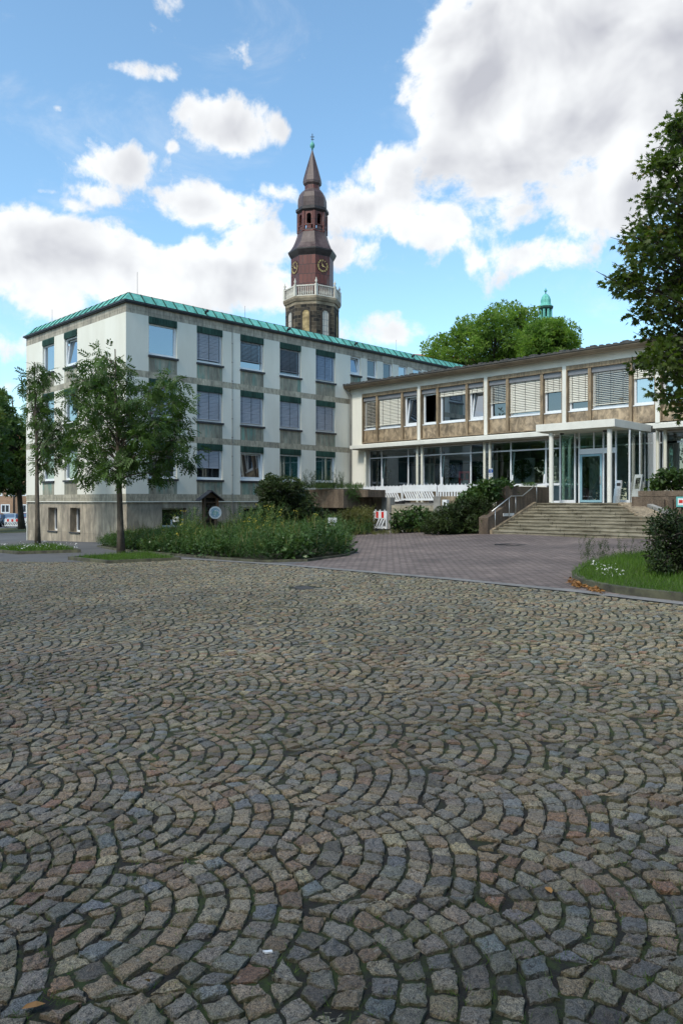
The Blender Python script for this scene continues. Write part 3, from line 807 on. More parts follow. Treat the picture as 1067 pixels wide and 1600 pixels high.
q = MB(fV); q.poly([(dx0 + .08, .02, FL + .1), (dx1 - .08, .02, FL + .1), (dx1 - .08, .02, 3.65), (dx0 + .08, .02, 3.65)]); q.build('pane', M['glass_porch'], door, recalc=False)
q = MB(fV); q.box(dx1 - .075, dx1 - .035, .06, .1, 2.4, 2.75); q.build('handle', M['steel'], door)
q = MB(fB); q.box(P[2], -12.7, -.32, -.25, 4.2, 4.27); q.box(P[2] + .6, P[2] + .66, -.33, -.26, FL, 4.7); q.box(-13.75, -13.45, -.35, -.24, FL, 4.7); q.box(P[2], -13.7, -.33, -.26, 4.66, 4.72); q.box(P[2], P[2] + .62, -.325, -.255, 2.42, 2.5)
q.build('inner_frame', M['frame'], wing)
# =================================================================== stairs, planters, terrace
SZ0 = .30
st = thing('entrance_stairs', (-15.3, 26.0, .33), 'broad flight of weathered stone steps climbing to the glass entrance', 'stairs')
q = MB()
for i in range(10):
    y0 = 29.4 - .378 * i; z1 = FL - .124 * i
    x1 = (-13.5 + i * .5) if i < 4 else -10.4
    q.box(-17.2, x1, y0 + .03, 29.45 if i else 31.3, -.2, z1 - .05)
    q.box(-17.2, x1 + (.02 if i < 4 else 0), y0, (y0 + .378 + .04) if i else 31.3, z1 - .048, z1)
q.build('step', M['steps'], st, bevel=.008)
q = MB(); a = [(-13.5, 29.42), (-11.95, 27.9), (-11.0, 28.1), (-12.75, 29.42)]
q.prism(a, lambda x, y: -.1, lambda x, y: FL + .03 - .36 * (29.42 - y)); q.build('sloped_cheek', M['terrace_stone'], st, bevel=.01)
q = MB(); q.prism([(-12.72, 29.44), (-10.95, 28.12), (-10.8, 28.2), (-12.55, 29.44)], lambda x, y: -.1, lambda x, y: FL + .13 - .36 * (29.44 - y)); q.build('cheek_kerb', M['concrete'], st)
q = MB(); q.extrude_vw([(29.38, FL - .3), (29.38, FL + .05), (25.98, .47), (25.98, .1)], -17.3, -17.16); q.build('stringer', M['terrace_stone'], st)

wl = thing('stair_wall', (-17.6, 27.2, G(-17.6, 27.2)), 'brown pebble concrete wall stepping down along the left side of the stairs', 'wall')
q = MB(); q.box(-17.75, -17.3, 27.15, 30.9, -.1, 2.28); q.extrude_vw([(25.85, -.2), (25.85, .98), (27.149, 1.45), (27.149, -.2)], -17.748, -17.302); q.build('wall_body', M['aggregate'], wl, bevel=.012)
q = MB(); q.box(-18.6, -17.76, 29.8, 30.9, .6, 2.2); q.build('planter_return', M['aggregate'], wl)
q = MB(); q.box(-17.301, -17.26, 26.95, 27.75, 1.02, 1.14); q.build('wall_light', mat('white_lamp_cover', (.75, .75, .73), .4), wl)

hr = thing('handrail', (-17.2, 26.2, .5), 'thin steel handrail bent along the left side of the stairs', 'handrail')
q = MB(); X = -17.22
q.tube([(X, 26.0, 1.22), (X, 27.45, 1.86), (X, 28.35, 1.88), (X, 29.55, 2.42), (X, 29.9, 2.44)], .024, 8); q.build('rail', M['steel'], hr)
for y, zt, zb in ((26.25, 1.33, .4), (27.3, 1.8, .8), (27.8, 1.87, 1.0), (29.5, 2.4, 1.5)):
    q = MB(); q.tube([(X, y, zb), (X, y, zt)], .016, 6); q.build('post', M['steel'], hr)

pr = thing('ribbed_planter', (-9., 29.2, .3), 'brown concrete planter with a vertically ribbed front right of the stairs', 'planter')
q = MB(); q.box(-12.6, -2.5, 29.25, 29.6, 1.84, 2.05); q.box(-12.6, -12.2, 29.6, 32.4, 1.6, 2.05); q.box(-12.2, -2.5, 32.0, 32.4, 1.6, 2.05); q.build('rim', M['aggregate'], pr, bevel=.012)
q = MB(); q.box(-12.75, -2.5, 29.0, 29.24, .0, 1.83); q.build('front_wall', M['aggregate'], pr)
q = MB(); x = -11.6
while x < -2.6: q.box(x, x + .17, 28.88, 28.999, .0, 1.72); x += .31
q.build('rib', M['aggregate'], pr, bevel=.01)
q = MB(); q.box(-12.2, -2.5, 29.6, 32.0, 1.3, 1.97); q.build('earth', M['soil'], pr)

pl = thing('overhanging_planter', (-29.5, 28.6, 0), 'mossy brown concrete planter overhanging the bed beside the office facade', 'planter')
q = MB(); q.box(-31.3, -28.15, 28.5, 30.8, 1.28, 2.28); q.box(-28.149, -27.2, 29.4, 30.8, 1.86, 2.26); q.build('trough', M['aggregate'], pl, bevel=.015)
q = MB(); q.box(-31.1, -28.4, 28.8, 30.5, -.2, 1.279); q.build('base', M['black'], pl)  # black block stands in for the shadow recess under the trough
q = MB(); q.box(-31.2, -28.25, 28.6, 30.7, 2.281, 2.31); q.build('earth', M['soil'], pl)

tw = thing('terrace_wall', (-25., 31., 0), 'low stone terrace wall below the white barriers with grey piers', 'wall')
q = MB(); q.box(-32.2, -27.62, 31.0, 31.3, -.2, 1.88); q.box(-23.6, -22.2, 31.0, 31.3, -.2, 1.9); q.build('stone_facing', M['terrace_stone'], tw, bevel=.01)
q = MB(); q.box(-27.619, -27.0, 30.95, 31.35, -.2, 1.86); q.box(-24.05, -23.601, 30.95, 31.35, -.2, 1.9); q.build('pier', M['concrete'], tw, bevel=.012)
q = MB(); q.box(-26.999, -24.051, 31.05, 31.3, -.2, 1.42); q.box(-22.199, -17.8, 31.05, 31.3, -.2, 1.5); q.build('low_wall', slabs('pale_rubble', (.30, .27, .21), (.42, .38, .30), .35, .16, None, 0, (3, 3, 3), .9, .35, .5), tw)
tr = MB(); tr.box(-32.2, -17.3, 31.31, YB - .02, 1.0, 1.5); tr.box(-17.299, 0, 31.31, YB - .31, 1.0, FL - .005)
tag(tr.build('terrace', M['concrete']), kind='structure')

# --- barriers
def barrier(origin, rz, L, slant, label, group, stripes=None, H=1.0):
    t = thing('safety_barrier', origin, label, 'barrier', group, rz)
    q = MB(); q.box(0, L, -.025, .025, .58 * H, .92 * H)
    n = int(L / .22)
    for k in range(n): u = (k + .5) * L / n; q.box(u - .022, u + .022, -.02, .02, .92 * H, .985 * H)
    q.build('top_board', M['white_plastic'], t, True)
    if stripes:
        q = MB(); k = 0; w = L / stripes
        for k in range(stripes):
            if k % 2 == 1: q.box(k * w + .01, (k + 1) * w - .01, -.032, .032, .61 * H, .89 * H)
        q.build('red_stripe', M['red'], t, True)
    q = MB(); q.box(0, L, -.025, .025, .12 * H, .22 * H); q.box(0, .06, -.024, .024, .22 * H, .58 * H); q.box(L - .06, L, -.024, .024, .22 * H, .58 * H)
    n = int(L / .17); d = .22 * slant
    for k in range(-2, n + 3):
        u = k * L / n
        pts = [(u - .045, .22 * H), (u + .045, .22 * H), (u + .045 + d, .58 * H), (u - .045 + d, .58 * H)]
        if min(p[0] for p in pts) < .06 or max(p[0] for p in pts) > L - .06: continue
        q.extrude_uw(pts, -.02, .02)
    q.build('slotted_panel', M['white_plastic'], t, True)
    for u in (.18, L - .18):
        q = MB(); q.box(u - .1, u + .1, -.36, .36, .0, .11); q.box(u - .05, u + .05, -.03, .03, .11, .16); q.build('foot', M['dark_metal'], t, True, bevel=.015)
    return t
YR = 32.0
xs = [onY(p, 770, YR).x for p in (566, 586, 628, 683, 742)]
lab = ['white slotted barrier on the terrace, nearest to the office building', 'white barrier with left leaning slots, second from the office on the terrace', 'white barrier with right leaning slots in the middle of the terrace row', 'white barrier with upright slots, right end of the terrace row beside the bush']
for k in range(4):
    barrier((xs[k] + .02, YR + .02 * (k % 2), 1.5 + .06 * (k == 2) + .03 * (k == 3)), 0, xs[k + 1] - xs[k] - .04, (-1, -1, -1, 0)[k], lab[k], 'white barriers on the terrace', H=1.05)
p = onY(583.5, 820, 28.42)
barrier((p.x, 28.42, .12), R(4), .86, 1, 'small white barrier with red blocks standing among the shrubs', None, 5, 1.12)
pd = lambda px, D, dz=0: Vector((*atD(px, 783, D).xy, 0))
FWD = math.atan2(CA, -SA) - math.pi / 2      # rotation that turns local +y to the view direction
for (px, D, L, sr, lb) in ((8, 80, 1.65, 7, 'distant white barrier with red stripes in front of the parked cars'), (32.5, 80.5, 1.7, None, 'distant plain white barrier beside the corner of the office building')):
    p = atD(px, 783, D); p.z = G(p.x, p.y) + .06
    barrier(p, FWD, L, 1, lb, None, sr, 1.0)

# --- signs and small furniture
def face_cam(o, turn=0): o.rotation_euler.z = FWD + turn
def ring(q, r0, r1, y, a0=0, a1=360, n=36):
    for k in range(n):
        t0, t1 = R(a0 + (a1 - a0) * k / n), R(a0 + (a1 - a0) * (k + 1) / n)
        q.poly([(r0 * math.cos(t0), y, r0 * math.sin(t0)), (r1 * math.cos(t0), y, r1 * math.sin(t0)), (r1 * math.cos(t1), y, r1 * math.sin(t1)), (r0 * math.cos(t1), y, r0 * math.sin(t1))])
p = atD(336.5, 801, 29.3); gz = G(p.x, p.y)
t = thing('round_sign', (p.x, p.y, gz), 'round white sign with blue rings on a brown post above the weeds', 'sign'); face_cam(t)
h = p.z - gz
q = MB(); q.box(-.045, .045, .03, .12, 0, h - .1); q.build('post', M['wood'], t, True)
q = MB(lambda a, b, c: (a, b, c + h)); ns = 40
q.extrude_uw([(.245 * math.cos(2 * math.pi * k / ns), .245 * math.sin(2 * math.pi * k / ns)) for k in range(ns)], 0, .028); dsk = q.build('disc', M['white_plastic'], t, True)
q = MB(lambda a, b, c: (a, b, c + h)); ring(q, .155, .178, -.004, 15, 165); ring(q, .155, .178, -.004, 195, 345); ring(q, .11, .133, -.004, 40, 250); ring(q, .11, .133, -.004, 275, 380)
q.build('blue_ring', mat('sign_blue', (.03, .28, .48), .5), dsk, True)
q = MB(lambda a, b, c: (a, b, c + h)); fr0 = q.fr
for cx in (-.035, .035):
    q.fr = (lambda cx: lambda a, b, c: (a + cx, b, c + h + .005))(cx); ring(q, .022, .042, -.004, 0, 180, 12); q.poly([(-.042, -.004, -.06), (-.022, -.004, -.06), (-.022, -.004, 0), (-.042, -.004, 0)]); q.poly([(.022, -.004, -.06), (.042, -.004, -.06), (.042, -.004, 0), (.022, -.004, 0)])
q.fr = fr0; ring(q, .078, .096, -.004, 100, 400)
q.build('green_emblem', mat('sign_green', (.05, .33, .25), .5), dsk, True)

p = atD(328, 783, 33.3); gz = G(p.x, p.y)
t = thing('insect_hotel', (p.x, p.y, gz), 'small brown wooden insect house with gabled roof standing in the weeds', 'insect hotel'); face_cam(t, R(28))
zb, zt = .75, 2.0 + EYE - EYE - .0
for x in (-.27, .27):
    for y in (-.12, .12):
        q = MB(); q.box(x - .04, x + .04, y - .04, y + .04, 0, zt); q.build('post', M['wood'], t, True)
q = MB()
for z in (zb, 1.05, 1.42, 1.78): q.box(-.23, .23, -.16, .16, z, z + .04)
q.build('shelf', M['wood'], t, True)
q = MB(); q.box(-.229, .229, .1, .13, zb + .04, zt); q.build('back_board', M['bark_dark'], t, True)
for (z0, z1) in ((.80, 1.04), (1.1, 1.41), (1.47, 1.77)):
    q = MB(); q.box(-.225, .225, .06, .095, z0, z1 - .005)
    for k in range(6):
        for r in range(3):
            if random.random() < .8: q.tube([(-.19 + k * .076, -.1, z0 + .04 + r * .08), (-.19 + k * .076, .09, z0 + .04 + r * .08)], random.uniform(.02, .035), 7)
    q.build('nesting_tubes', M['bark'], t, True)
q = MB(); q.extrude_uw([(-.27, zt), (.27, zt), (0, zt + .30)], -.1, .1); q.build('gable', M['wood'], t, True)
q = MB()
for s in (-1, 1): q.extrude_uw([(s * -.02, zt + .34), (s * .56, zt - .1), (s * .56, zt - .14), (s * -.02, zt + .29)], -.34, .34)
q.build('roof', mat('slate_shingle', (.06, .055, .06), .7, .3, 9., (1, 8, 1)), t, True)
q = MB(); q.box(.31, .36, -.14, .12, 1.6, 1.98); q.build('orange_board', mat('orange_wood', (.30, .10, .025), .7), t, True)

def small_sign(name, px, py, D, w, h, label, marks=(), turn=0, post=True, m='white_plastic'):
    p = atD(px, py, D); gz = G(p.x, p.y)
    t = thing(name, (p.x, p.y, gz if post else p.z), label, 'sign'); face_cam(t, turn)
    z = p.z - gz if post else 0
    q = MB(); q.box(-w / 2, w / 2, -.012, .012, z - h / 2, z + h / 2); pn = q.build('panel', M[m], t, True, bevel=.004)
    if post:
        q = MB(); q.box(-.025, .025, .013, .05, 0, z); q.build('post', M['dark_metal'], t, True)
    for (x0, x1, z0, z1, mm) in marks:
        q = MB(); q.box(x0, x1, -.017, -.0125, z + z0, z + z1); q.build('mark', mm if not isinstance(mm, str) else M[mm], pn, True)
    return t
small_sign('notice_board', 275, 811.5, 34.6, .27, .24, 'small square white notice with a dark mark by the basement window', [(-.04, .04, -.05, .05, 'dark_metal')])
gb = mat('grey_print', (.35, .37, .38), .6)
small_sign('plant_sign', 519.5, 815, 29.4, .33, .30, 'two panel white sign nearly swallowed by the tall weeds', [(-.165, .165, -.075, -.045, 'leaf_yew'), (-.13, .12, .06, .075, gb), (-.13, .08, .02, .03, gb)])
blue = mat('sign_deep_blue', (.02, .09, .34), .5)
small_sign('information_sign', 766.3, 738.5, 38.55, .21, .42, 'small white and blue plate on a pale column above the laurel bush', [(-.105, .105, .0, .17, blue), (-.06, .05, .05, .12, 'white_plastic'), (-.08, .08, -.08, -.055, gb), (-.08, .05, -.13, -.11, gb)], post=False)
pp = onY(1062, 784, 28.86)
t = thing('wall_sign', (pp.x, 28.86, pp.z), 'turquoise framed notice with red print fixed to the ribbed planter', 'sign')
q = MB(); q.box(-.14, .3, -.015, .02, -.19, .19); f_ = q.build('panel', mat('turquoise_panel', (.12, .42, .40), .5), t, True)
q = MB(); q.box(-.08, .24, -.02, -.0155, -.13, .13); q.build('paper', M['white_plastic'], f_, True)
q = MB(); q.box(-.04, .1, -.025, -.0205, -.05, .07); q.build('print', M['red'], f_, True)

t = thing('steel_stele', (0, 0, 0), 'curved brushed steel intercom column standing in front of the porch glass', 'intercom'); p = onY(963, 784, 30.4); t.location = (p.x, 30.4, FL)
q = MB(); pts = [(0, 0), (.03, .3), (.07, .6), (.14, .95)]
for (y0, z0), (y1, z1) in zip(pts, pts[1:]): q.extrude_vw([(y0 - .05, z0), (y1 - .05, z1), (y1 + .03, z1), (y0 + .03, z0)], -.14 + y0 * .6, .13 + y0 * .6)
q.build('body', M['steel'], t, True)
q = MB(); q.box(-.02, .14, .03, .04, .72, .84); q.build('speaker_grille', M['dark_metal'], t, True)
p = onY(994, 784, 30.75)
t = thing('display_stand', (p.x, 30.75, FL), 'tilted grey display stand with a dark screen right of the entrance', 'display stand', rz=0)
q = MB(); q.extrude_uw([(-.24, 0), (.1, 0), (.26, 1.18), (-.06, 1.18)], -.05, .05); bd = q.build('body', mat('pale_grey_metal', (.42, .44, .42), .45), t, True, bevel=.01)
q = MB(); q.extrude_uw([(-.06, .6), (.12, .6), (.19, 1.05), (.0, 1.05)], -.065, -.051); q.build('screen', M['pane_dark'], bd, True)

def cover(name, px, py, w, l, rz, label, frame=True):
    p = gnd(px, py); t = thing(name, (p.x, p.y, p.z + .016), label, 'cover', rz=rz)
    q = MB(); q.box(-w / 2, w / 2, -l / 2, l / 2, -.05, .0); pt = q.build('plate', mat('worn_cast_iron', (.05, .045, .04), .6, .3, 8.), t, True)
    if frame:
        q = MB()
        for a in (-1, 1): q.box(a * w / 2 - .04, a * w / 2 + .04, -l / 2 - .04, l / 2 + .04, -.04, .008); q.box(-w / 2 + .04, w / 2 - .04, a * l / 2 - .04, a * l / 2 + .04, -.04, .008)
        q.build('frame', M['dark_metal'], t, True)
        q = MB(); q.box(-w / 2 + .15, w / 2 - .15, -l / 2 + .15, l / 2 - .15, .0005, .006); q.build('infill', M['yard'], pt, True)
    return t
cover('manhole_cover', 801, 851.5, .8, .8, R(0), 'square manhole cover with paved infill in the mauve brick yard')
cover('drain_cover', 475, 919.5, .5, .34, R(-20), 'dark flat drain cover set among the pale cobbles', False)
t = thing('meter_box', (0, 0, 0), 'white meter box standing beside the terrace wall behind the shrubs', 'box'); p = onY(696, 800, 30.6); t.location = (p.x, 30.6, .1)
q = MB(); q.box(-.15, .15, -.1, .1, 0, 1.62); q.build('cabinet', M['white_plastic'], t, True, bevel=.01); q = MB(); q.box(-.05, .06, -.112, -.101, 1.2, 1.5); q.build('display', M['dark_metal'], t, True)

# --- things in the glazed room
def bay_tree(px, py, Y, r, label):
    p = onY(px, py, Y); t = thing('potted_tree', (p.x, Y, FL), label, 'potted plant', 'clipped trees behind the glass front')
    q = MB(); q.lathe((0, 0, 0), [(.2, 0), (.27, .5), (.29, .5), (.29, .55), (.2, .55)], 16); q.build('pot', M['dark_metal'], t, True)
    q = MB(); q.tube([(0, 0, .5), (.02, 0, p.z - FL)], .03, 6); q.build('trunk', M['bark'], t, True)
    n = 1300; d = rng.normal(size=(n, 3)); d /= np.linalg.norm(d, axis=1)[:, None]
    c = d * (r * rng.uniform(.55, 1.05, n) ** .6)[:, None] + np.array([0, 0, p.z - FL])
    leaf_object('crown', c, d + rng.normal(size=(n, 3)) * .6, .09, T_OVAL, M['leaf_laurel'], t, local=True)
INTERIOR = [(598, 741, 35.4, .5, 'dark clipped ball tree behind the glass, nearest to the office'), (701, 737, 35.0, .46, 'clipped ball tree behind the glass left of the red display'), (753, 734, 35.2, .5, 'clipped ball tree behind the glass between red display and column sign'), (815, 733, 35.0, .5, 'clipped ball tree behind the glass beside the tilted window'), (848, 733, 35.3, .42, 'clipped ball tree behind the glass nearest to the entrance')]
p0, p1 = onY(717, 760, 34.4), onY(735.5, 736, 34.4)
t = thing('red_display', ((p0.x + p1.x) / 2, 34.4, FL), 'red framed display standing behind the ground floor glass', 'display'); w = (p1.x - p0.x) / 2; h = p1.z - FL
q = MB(); q.box(-w, -w + .1, -.04, .04, 0, h); q.box(w - .1, w, -.04, .04, 0, h); q.box(-w + .1, w - .1, -.039, .039, h - .12, h); q.box(-.04, .04, -.038, .038, h - .42, h - .12); q.build('frame', M['red'], t, True)
q = MB(); q.box(-w + .1, w - .1, .0, .02, .4, h - .42); q.build('panel', mat('dark_red_poster', (.36, .03, .025), .6, .3, 6.), t, True)
q = MB(); q.box(-w + .16, w - .16, -.02, -.001, h - .85, h - .5); q.build('poster', mat('grey_poster', (.30, .27, .24), .6, .5, 6.), t, True)

# =================================================================== church tower
TD = 130.
tb = atD(488, 783, TD); pxm = TD / F
zt = lambda y: (EYE + (783 - y) * pxm)
church = thing('church_tower', (tb.x, tb.y, 0), 'tall baroque church tower with brown copper spire, gilded clocks and sooty stone base', 'tower')
va = math.atan2(-tb.y, -tb.x)         # direction from the tower towards the square
K = math.cos(R(8.))                   # px half width -> circumradius
def octo(q, prof, smooth=False, cap=True, n=8, off=None):
    # vertices at -37, 8, 53 ... degrees to the right of the view axis
    a0 = va - R(8) * (-1) if off is None else off
    q.lathe((tb.x, tb.y, 0), [(r * pxm, zt(y)) for r, y in prof], n, a0, smooth, cap)
def oct_pt(r, ang, z): # ang degrees to the right as seen from the square
    a = va + R(ang); return Vector((tb.x + r * math.cos(a), tb.y + r * math.sin(a), z))
def panel_frame(ang, apo):
    """frame of an octagon face: u to the right, v out, w up"""
    a = va + R(ang); n = Vector((math.cos(a), math.sin(a), 0)); u = Vector((-math.sin(a), math.cos(a), 0))
    return lambda x, v, z: tuple(Vector((tb.x, tb.y, 0)) + n * (apo + v) + u * x + Vector((0, 0, z)))
q = MB(); octo(q, [(42, 783 + 40), (42, 482)]); q.build('stone_shaft', M['tower_stone'], church)
q = MB(); octo(q, [(42.4, 485), (42.4, 480)]); octo(q, [(44, 479.9), (45.8, 476), (45.8, 473)]); q.build('stone_cornice', mat('sandstone_cornice', (.25, .20, .14), .9, .4, .5, None, .1, 3), church)
APO = 42 * pxm * math.cos(R(22.5))
for ang, mm in ((-59.5, 'white'), (-14.5, 'tan'), (30.5, 'white'), (75.5, 'tan')):
    f = panel_frame(ang, APO)
    q = MB(f); hw = 5.6 * pxm; z0, z1 = zt(535), zt(499)
    arch = [(-hw, z0), (hw, z0), (hw, z1)] + [(hw * math.cos(t), z1 + hw * math.sin(t)) for t in np.linspace(0, math.pi, 9)[1:-1]] + [(-hw, z1)]
    q.extrude_uw(arch, -.1, .03 if mm == 'white' else .06)
    w = q.build('arched_window', M['tower_white'] if mm == 'white' else M['tower_tan'], church)
    q = MB(f); hw2 = hw * 1.42
    o = [(hw2 * math.cos(t), z1 + hw2 * math.sin(t)) for t in np.linspace(0, math.pi, 11)]; i_ = [(hw * math.cos(t), z1 + hw * math.sin(t)) for t in np.linspace(math.pi, 0, 11)]
    q.extrude_uw(o + i_, -.05, .14); q.box(-hw2, -hw, -.05, .14, z0, z1); q.box(hw, hw2, -.05, .14, z0, z1)
    q.build('stone_surround', mat('black_sandstone', (.05, .042, .035), .95, .3, 1.), w)
    if mm == 'white':
        q = MB(f)
        for x in (-hw * .35, hw * .35): q.box(x - .05, x + .05, .03, .06, z0, z1 + hw * .6)
        for z in np.arange(z0, z1, 1.): q.box(-hw, hw, .03, .05, z, z + .07)
        q.build('glazing_bar', M['grey_metal'], w)
# balustrade
q = MB(); BR = 43. * pxm; zb0, zb1 = zt(473), zt(456)
for k in range(8):
    a, b = oct_pt(BR, 8 + 45 * k, 0), oct_pt(BR, 53 + 45 * k, 0)
    d = (b - a); L = d.length; d.normalize(); nn = Vector((-d.y, d.x, 0))
    fr = (lambda a, d, nn: lambda u, v, z: tuple(a + d * u + nn * v + Vector((0, 0, z))))(a, d, nn)
    q.fr = fr; q.box(.3, L - .3, -.15, .15, zb0, zb0 + .2); q.box(.3, L - .3, -.16, .16, zb1 - .2, zb1)
    for j in range(7):
        u = .5 + (L - 1.) * (j + .5) / 7
        q.lathe((u, 0, 0), [(.09, zb0 + .2), (.15, zb0 + .6), (.08, zb0 + 1.1), (.1, zb1 - .2)], 6, cap=False)
q.build('balustrade', M['tower_white'], church)
for k in range(8):
    a = oct_pt(BR, 8 + 45 * k, 0); q = MB(); s = .22
    q.box(a.x - s, a.x + s, a.y - s, a.y + s, zb0, zb1 + .1); q.lathe((a.x, a.y, zb1 + .1), [(.2, 0), (.1, .25), (.24, .5), (.1, .75), (.03, 1.1)], 8); q.build('baluster_post', M['tower_white'], church)
# copper drum with clocks
q = MB(); octo(q, [(33.4, 480), (33.4, 405)]); q.build('copper_drum', M['tower_copper'], church)
q = MB(); octo(q, [(33.6, 407), (36, 403), (38, 399), (38, 397)]); octo(q, [(23.5, 367), (23.2, 364)]); octo(q, [(22.5, 337), (26, 334), (26, 330), (23, 328)]); q.build('cornice', mat('dark_copper_cornice', (.035, .028, .027), .5, .3, 1.), church)
q = MB(); octo(q, [(37.4, 397), (33.5, 392.5), (30, 387), (27, 380), (24.5, 373), (23, 367)]); q.build('skirt_roof', M['tower_copper_grey'], church)
apo = 33.4 * pxm * math.cos(R(22.5))
for ang, hh in ((-59.5, (11, 16)), (30.5, (11, 16)), (120.5, None), (210.5, None)):
    f = panel_frame(ang, apo + .04); zc = zt(423.5); rr = 9.4 * pxm * 1.0
    ck = MB(f); ck.extrude_uw([(rr * 1.12 * math.cos(t), zc + rr * 1.12 * math.sin(t)) for t in np.linspace(0, 2 * math.pi, 28)[:-1]], -.03, .02)
    c = ck.build('clock_face', mat('dark_clock_dial', (.045, .012, .01), .6), church)
    q = MB(f)
    NUM = [2, 1, 2, 3, 3, 2, 3, 4, 4, 3, 2, 3]
    for h in range(12):
        t = math.pi / 2 - h * math.pi / 6
        for j in range(NUM[h]):
            o = (j - (NUM[h] - 1) / 2) * .13
            cx, cz = math.cos(t), math.sin(t); sx, sz = -cz, cx
            i0, i1 = rr * .72, rr * 1.02
            w = .032
            q.poly([(cx * i0 + sx * (o - w), .035, zc + cz * i0 + sz * (o - w)), (cx * i1 + sx * (o * 1.2 - w), .035, zc + cz * i1 + sz * (o * 1.2 - w)), (cx * i1 + sx * (o * 1.2 + w), .035, zc + cz * i1 + sz * (o * 1.2 + w)), (cx * i0 + sx * (o + w), .035, zc + cz * i0 + sz * (o + w))])
    q.build('numeral', M['gold'], c)
    for hang, ln, w in ((110, .62, .11), (338, .82, .08)):   # about twenty to twelve
        t = R(hang); q = MB(f); cx, cz = math.cos(t), math.sin(t); sx, sz = -cz, cx
        q.poly([(-cx * .2 + sx * w, .05, zc - cz * .2 + sz * w), (cx * rr * ln, .05, zc + cz * rr * ln), (-cx * .2 - sx * w, .05, zc - cz * .2 - sz * w)])
        q.build('clock_hand', M['gold'], c)
# lantern: corner posts, arches, balusters
ro = 21.6 * pxm
for k in range(8):
    a = oct_pt(ro, 8 + 45 * k, 0); q = MB(); q.lathe((a.x, a.y, 0), [(.3, zt(367)), (.3, zt(337))], 8, cap=False); q.build('lantern_post', M['tower_copper'], church)
ap = ro * math.cos(R(22.5)); side = 2 * ro * math.sin(R(22.5))
q = MB(); qb = MB()
for k in range(8):
    f = panel_frame(30.5 + 45 * k, ap); q.fr = f; qb.fr = f; hw = side / 2 - .52
    z1 = zt(342.5)
    q.box(-side / 2, -hw, -.25, .12, zt(357), z1); q.box(hw, side / 2, -.25, .12, zt(357), z1)
    arc = [(hw * math.cos(t), z1 - hw * .3 + hw * math.sin(t)) for t in np.linspace(0, math.pi, 9)]
    q.extrude_uw([(hw, z1 - hw * .3), ] + arc[1:-1] + [(-hw, z1 - hw * .3), (-side / 2, z1 - hw * .3), (-side / 2, zt(337)), (side / 2, zt(337)), (side / 2, z1 - hw * .3)], -.25, .11)
    qb.box(-side / 2, side / 2, -.15, .2, zt(358.5), zt(357)); qb.box(-side / 2, side / 2, -.15, .2, zt(368), zt(365.8))
    for j in range(5):
        u = -hw + 2 * hw * (j + .5) / 5; qb.lathe((u, .02, 0), [(.1, zt(365.8)), (.16, zt(363)), (.1, zt(358.5))], 6, cap=False)
q.build('lantern_arch', M['tower_copper'], church); qb.build('lantern_balustrade', M['tower_copper'], church)
q = MB(); octo(q, [(22.6, 328), (22.8, 322), (22.5, 314), (20, 306), (16, 301), (12.5, 298)]); q.build('dome', M['tower_copper_grey'], church)
q = MB(); octo(q, [(11.8, 299), (11.8, 291)]); q.build('spire_neck', M['tower_copper'], church)
q = MB(); octo(q, [(12, 291.5), (14.3, 289), (14.8, 285.5), (13.6, 279), (10, 266), (6.5, 254), (2.6, 241), (.8, 235)]); q.build('spire', M['tower_copper_grey'], church)
q = MB(); q.lathe((tb.x, tb.y, 0), [(.1, zt(236)), (.16, zt(232)), (.38, zt(230)), (.42, zt(227)), (.3, zt(224)), (.1, zt(222)), (.08, zt(220))], 12); q.build('finial', M['copper'], church)
q = MB(); uu = Vector((CA, SA, 0)); c0 = Vector((tb.x, tb.y, 0))
q.tube([c0 + Vector((0, 0, zt(222))), c0 + Vector((0, 0, zt(209)))], .07, 5); q.tube([c0 - uu * .35 + Vector((0, 0, zt(214))), c0 + uu * .35 + Vector((0, 0, zt(214)))], .06, 5); q.tube([c0 - uu * .25 + Vector((0, 0, zt(217.5))), c0 + uu * .3 + Vector((0, 0, zt(218)))], .05, 5)
q.build('cross', M['dark_metal'], church)

# small copper turret far behind
D2 = 120.; t2 = atD(852, 783, D2); k2 = D2 / F; z2 = lambda y: EYE + (783 - y) * k2
tu = thing('copper_turret', (t2.x, t2.y, 0), 'small verdigris domed turret with open lantern behind the bright trees', 'turret')
L8 = lambda prof, m, nm, sm=False: (lambda q: (q.lathe((t2.x, t2.y, 0), [(r * k2, z2(y)) for r, y in prof], 8, va + .2, sm), q.build(nm, m, tu)))(MB())
L8([(9.5, 620), (9.5, 499)], M['copper_dark'], 'shaft'); L8([(10, 500), (10, 496.5)], M['copper'], 'sill')
for k in range(8):
    a = va + .2 + k * math.pi / 4; x, y = t2.x + 8.2 * k2 * math.cos(a), t2.y + 8.2 * k2 * math.sin(a)
    q = MB(); q.lathe((x, y, 0), [(.22, z2(497)), (.2, z2(482))], 8, cap=False); q.build('column', M['copper'], tu)
L8([(9.6, 485), (11.8, 482.5), (12, 479.5)], M['copper_dark'], 'cornice'); L8([(11.8, 479.5), (8.8, 477), (8, 474), (8, 469), (6.5, 464.5), (4, 461), (1.2, 459)], M['copper'], 'dome')
q = MB(); q.lathe((t2.x, t2.y, 0), [(.09, z2(460)), (.09, z2(456)), (.22, z2(455.5)), (.25, z2(454)), (.1, z2(452)), (.03, z2(450))], 10); q.build('finial', M['copper'], tu)
q = MB(); q.lathe((t2.x, t2.y, 0), [(5 * k2, z2(500)), (5 * k2, z2(488))], 8); q.build('core', M['copper_dark'], tu)

